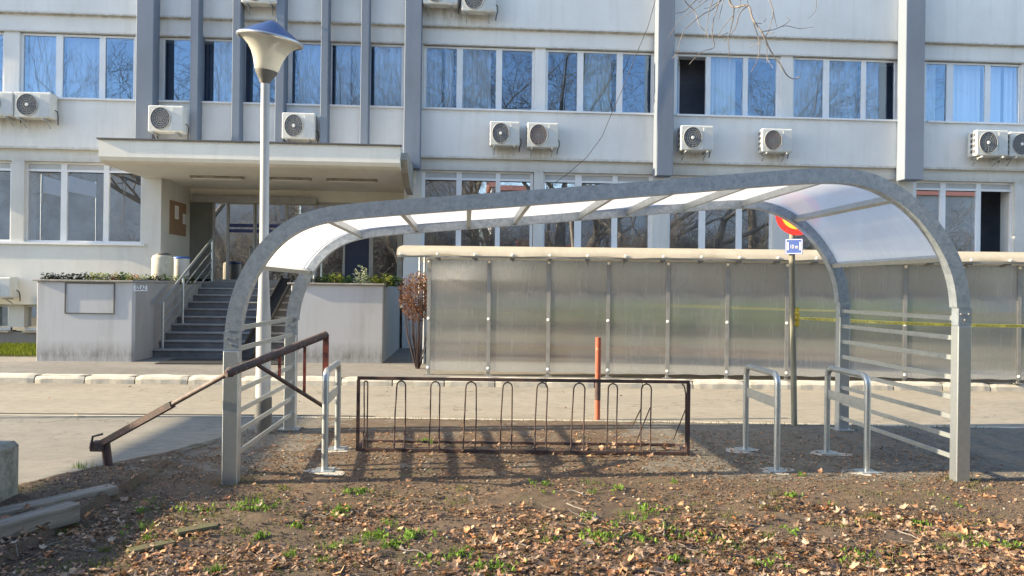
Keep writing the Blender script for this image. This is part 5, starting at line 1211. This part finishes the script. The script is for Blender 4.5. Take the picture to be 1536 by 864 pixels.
L_ = [[(640, -100), (655, 0), (605, 160), (595, 290), (610, 390), (500, 430), (405, 530)], [(1040, -120), (1065, 0), (1095, 90), (1065, 240), (1020, 320)], [(890, 45), (820, 110), (780, 240), (690, 340)], [(775, 60), (765, 160), (730, 330), (740, 500)],
      [(900, 60), (950, 240), (985, 350), (970, 480), (915, 595)], [(350, -120), (370, 10), (450, 90), (490, 210), (540, 260), (570, 320)], [(720, -60), (600, 75), (530, 110), (380, 230), (330, 340), (310, 430), (265, 480)], [(620, -40), (570, 80), (550, 240)],
      [(560, -60), (450, 10), (370, 90), (285, 112)], [(1000, 262), (1110, 240), (1210, 190), (1230, 155), (1195, 138)], [(1110, 240), (1200, 212), (1310, 235), (1430, 222)], [(1095, 90), (1110, 160), (1125, 222)], [(1030, 320), (1045, 400), (1045, 545)], [(1045, 480), (1095, 560)],
      [(1460, -80), (1450, 0), (1445, 90), (1380, 155)], [(640, -60), (470, 60), (330, 160), (265, 260), (230, 318)], [(765, 130), (680, 230), (640, 300)], [(870, -80), (890, 45)], [(640, 20), (560, 65), (525, 68)], [(700, -40), (660, 110), (650, 160)], [(1060, 270), (1095, 275), (1100, 262)], [(960, 190), (1005, 195)], [(1020, 180), (1040, 150)], [(1000, 350), (940, 370), (905, 390)], [(820, -60), (825, 40), (800, 100)], [(480, 20), (560, -30)], [(560, 240), (520, 320)], [(720, 270), (680, 290), (640, 296)]]
for i, l in enumerate(L_): tw(l, .0068 if i < 9 else .0046, sd=i + 2)
part('twigs', g, M['twig'], ot)
# added banner on two posts, unseen beyond the left edge, to shade the asphalt
bn = empty('shade_banner', (-14.6, 7.3, 0), 'white banner on two posts, added far left to cast the straight edged shade on the road', 'banner')
for yy in (5.55, 8.95):
    g = MB(); g.tube([(-14.6, yy - .7, -.1), (-14.6, yy - .7, 5.35)], .035, 8); part('post', g, M['galv_light'], bn)
g = MB(); g.bbox(-14.62, -14.57, 4.9, 8.22, 4.72, 5.3, .01); part('sheet', g, M['sign_white'], bn)
for i, (x, y, k, s) in enumerate(((-10.8, 3.75, 0, .6),)):
    o = empty('bare_tree', (x, y, -.1), 'leafless tree beyond the left edge whose shadow streaks the leaves in front', 'tree', rz=i * 2 + .4); o.scale = (s, s, s)
    b = bpy.data.objects.new('branches', tmesh[k]); COL.objects.link(b); b.parent = o
# neighbours behind the camera: seen in the windows
def house(name, x0, x1, y0, y1, h, wall, roofc, lab, rh=1.6):
    o = empty(name, ((x0 + x1) / 2, y1, 0), lab, 'building'); g = MB(); g.box(x0, x1, y0, y1, -.1, h); part('wall', g, wall, o)
    ym = (y0 + y1) / 2; g = MB(); g.add([(x0 - .3, y0 - .3, h), (x1 + .3, y0 - .3, h), (x1 + .3, y1 + .3, h), (x0 - .3, y1 + .3, h), (x0 - .3, ym, h + rh), (x1 + .3, ym, h + rh)], [(0, 1, 5, 4), (2, 3, 4, 5), (0, 4, 3), (1, 2, 5), (0, 3, 2, 1)]); part('roof', g, roofc, o)
    n = int((x1 - x0) / 2.5)
    for k in range(n):
        xx = x0 + (k + .5) * (x1 - x0) / n; g = MB(); g.box(xx - .5, xx + .5, y1 + .001, y1 + .04, 1.2, 2.5); part('window', g, M['dark'], o)
red = simple('roof_tiles', (.24, .08, .05), (.16, .06, .045), 4, .9); ygrey = simple('grey_render', (.56, .56, .55), (.36, .36, .35), .5, .9); wht = simple('white_render', (.55, .54, .5), (.45, .44, .4), 3, .9)
house('neighbour_house', 5, 14, -36, -29, 4.6, wht, red, 'white house with red roof behind the camera, seen in the lower windows')
house('neighbour_hall', -16, 1, -44, -34, 11.8, ygrey, red, 'long grey hall behind the camera, seen in the lower windows')
house('neighbour_annex', -42, -17, -38, -28, 10.8, ygrey, ygrey, 'dark annex behind the camera at the left, seen in the windows')
house('neighbour_block', 3, 85, -60, -46, 12.5, ygrey, red, 'long block with tiled roof far behind the camera, seen in the right windows')
# hedge bushes behind the camera
bm_ = MB(); rr = random.Random(5); tn = []
for _ in range(2600):
    v = Vector((rr.gauss(0, 1), rr.gauss(0, 1), rr.gauss(0, 1))).normalized() * rr.uniform(.7, 1.05); c = Vector((v.x * 1.0, v.y * .8, .75 + v.z * .7)); t = Vector((rr.uniform(-1, 1), rr.uniform(-1, 1), rr.uniform(-1, 1))) * .07; s_ = Vector((rr.uniform(-1, 1), rr.uniform(-1, 1), rr.uniform(-1, 1))) * .06
    bm_.add([c - t, c + s_, c + t, c - s_], [(0, 1, 2, 3)]); k = rr.uniform(.6, 1.4); tn.extend([(.15 * k, .36 * k, .04 * k)] * 4)
b0 = colored(bm_, tn, 'foliage', M['green']); bmesh_ = b0.data; bpy.data.objects.remove(b0)
BX = ((1.0, -3.6, .82), (4.6, -3.3, .8), (6.0, -3.2, .9), (9.3, -3.6, .9), (11.8, -3.0, 1.0), (-4.2, -4.2, .6), (-9, -9, 1.1))
for i, (x, y, s) in enumerate(BX):
    o = empty('evergreen_bush', (x, y, -.1), f'round evergreen bush reflected in the shed panels, {words[sorted(q[0] for q in BX).index(x)]} of seven from the left', 'bush', 'evergreen bushes behind the camera'); o.scale = (s, s, s)
    b = bpy.data.objects.new('foliage', bmesh_); COL.objects.link(b); b.parent = o
    g = MB(); g.tube([(0, 0, 0), (0, 0, .6)], .05, 6); g.build('stem', M['bark'], o)

rb = empty('added_red_bin', (1.35, -2.6, -.09), 'red plastic bin added behind the camera for a red blur in the shed panels', 'bin')  # stand-in added to give the shed panels a red reflection
g = MB(); g.add([(-.22, -.24, .06), (.22, -.24, .06), (.22, .24, .06), (-.22, .24, .06), (-.28, -.32, .92), (.28, -.32, .92), (.28, .32, .92), (-.28, .32, .92)], [(0, 3, 2, 1), (4, 5, 6, 7), (0, 1, 5, 4), (1, 2, 6, 5), (2, 3, 7, 6), (3, 0, 4, 7)]); g.build('body', M['sign_red'], rb)
g = MB(); g.bbox(-.30, .30, -.36, .34, .922, .98, .02); g.tube([(-.22, -.38, .95), (.22, -.38, .95)], .018, 8); g.build('lid', M['sign_red'], rb)
for sx_b in (-.24, .24):
    g = MB(); g.lathe([(.10, -.02), (.10, .02)], (sx_b, -.24, .10), 16, M=Matrix.Rotation(R(90), 3, 'Y')); g.build('wheel', M['black'], rb)
for i, (x, y, k, sc2) in enumerate(((-12, -7, 1, .55), (-9, -6.2, 0, .5), (-6.5, -8, 2, .6), (-3, -8.5, 1, .5), (.2, -7.6, 0, .55), (3.2, -8, 2, .5), (5.8, -7.2, 1, .6), (9, -8.6, 0, .55), (12.5, -8, 2, .6), (16, -9, 1, .6), (-16, -9, 0, .6))):
    o = empty('young_tree', (x, y, -.1), f'young leafless tree reflected in the lower windows, {words[[-16, -12, -9, -6.5, -3, .2, 3.2, 5.8, 9, 12.5, 16].index(x)]} of eleven from the left', 'tree', 'young bare trees behind the camera', rz=i * 2.1 + .5); o.scale = (sc2, sc2, sc2 * .9)
    b = bpy.data.objects.new('branches', tmesh[k]); COL.objects.link(b); b.parent = o

words2 = words + ['sixteenth', 'seventeenth']
TX = (-15, -12.2, -9.8, -7.4, -5.0, -2.4, .3, 2.9, 5.2, 8.0, 10.9, 13.8, 17.0, 20.5, 24, 27.5, 31)
for i, x in enumerate(TX):
    o = empty('bare_thicket', (x, -7.6 - (i * 37 % 5) * .9, -.1), f'leafless many stemmed shrub reflected in the lower windows, {words2[i]} of seventeen from the left', 'shrub', 'bare thickets behind the camera', rz=i * 1.9); k = .85 + (i * 53 % 7) * .06; o.scale = (k, k, k)
    b = bpy.data.objects.new('stems', thmesh); COL.objects.link(b); b.parent = o
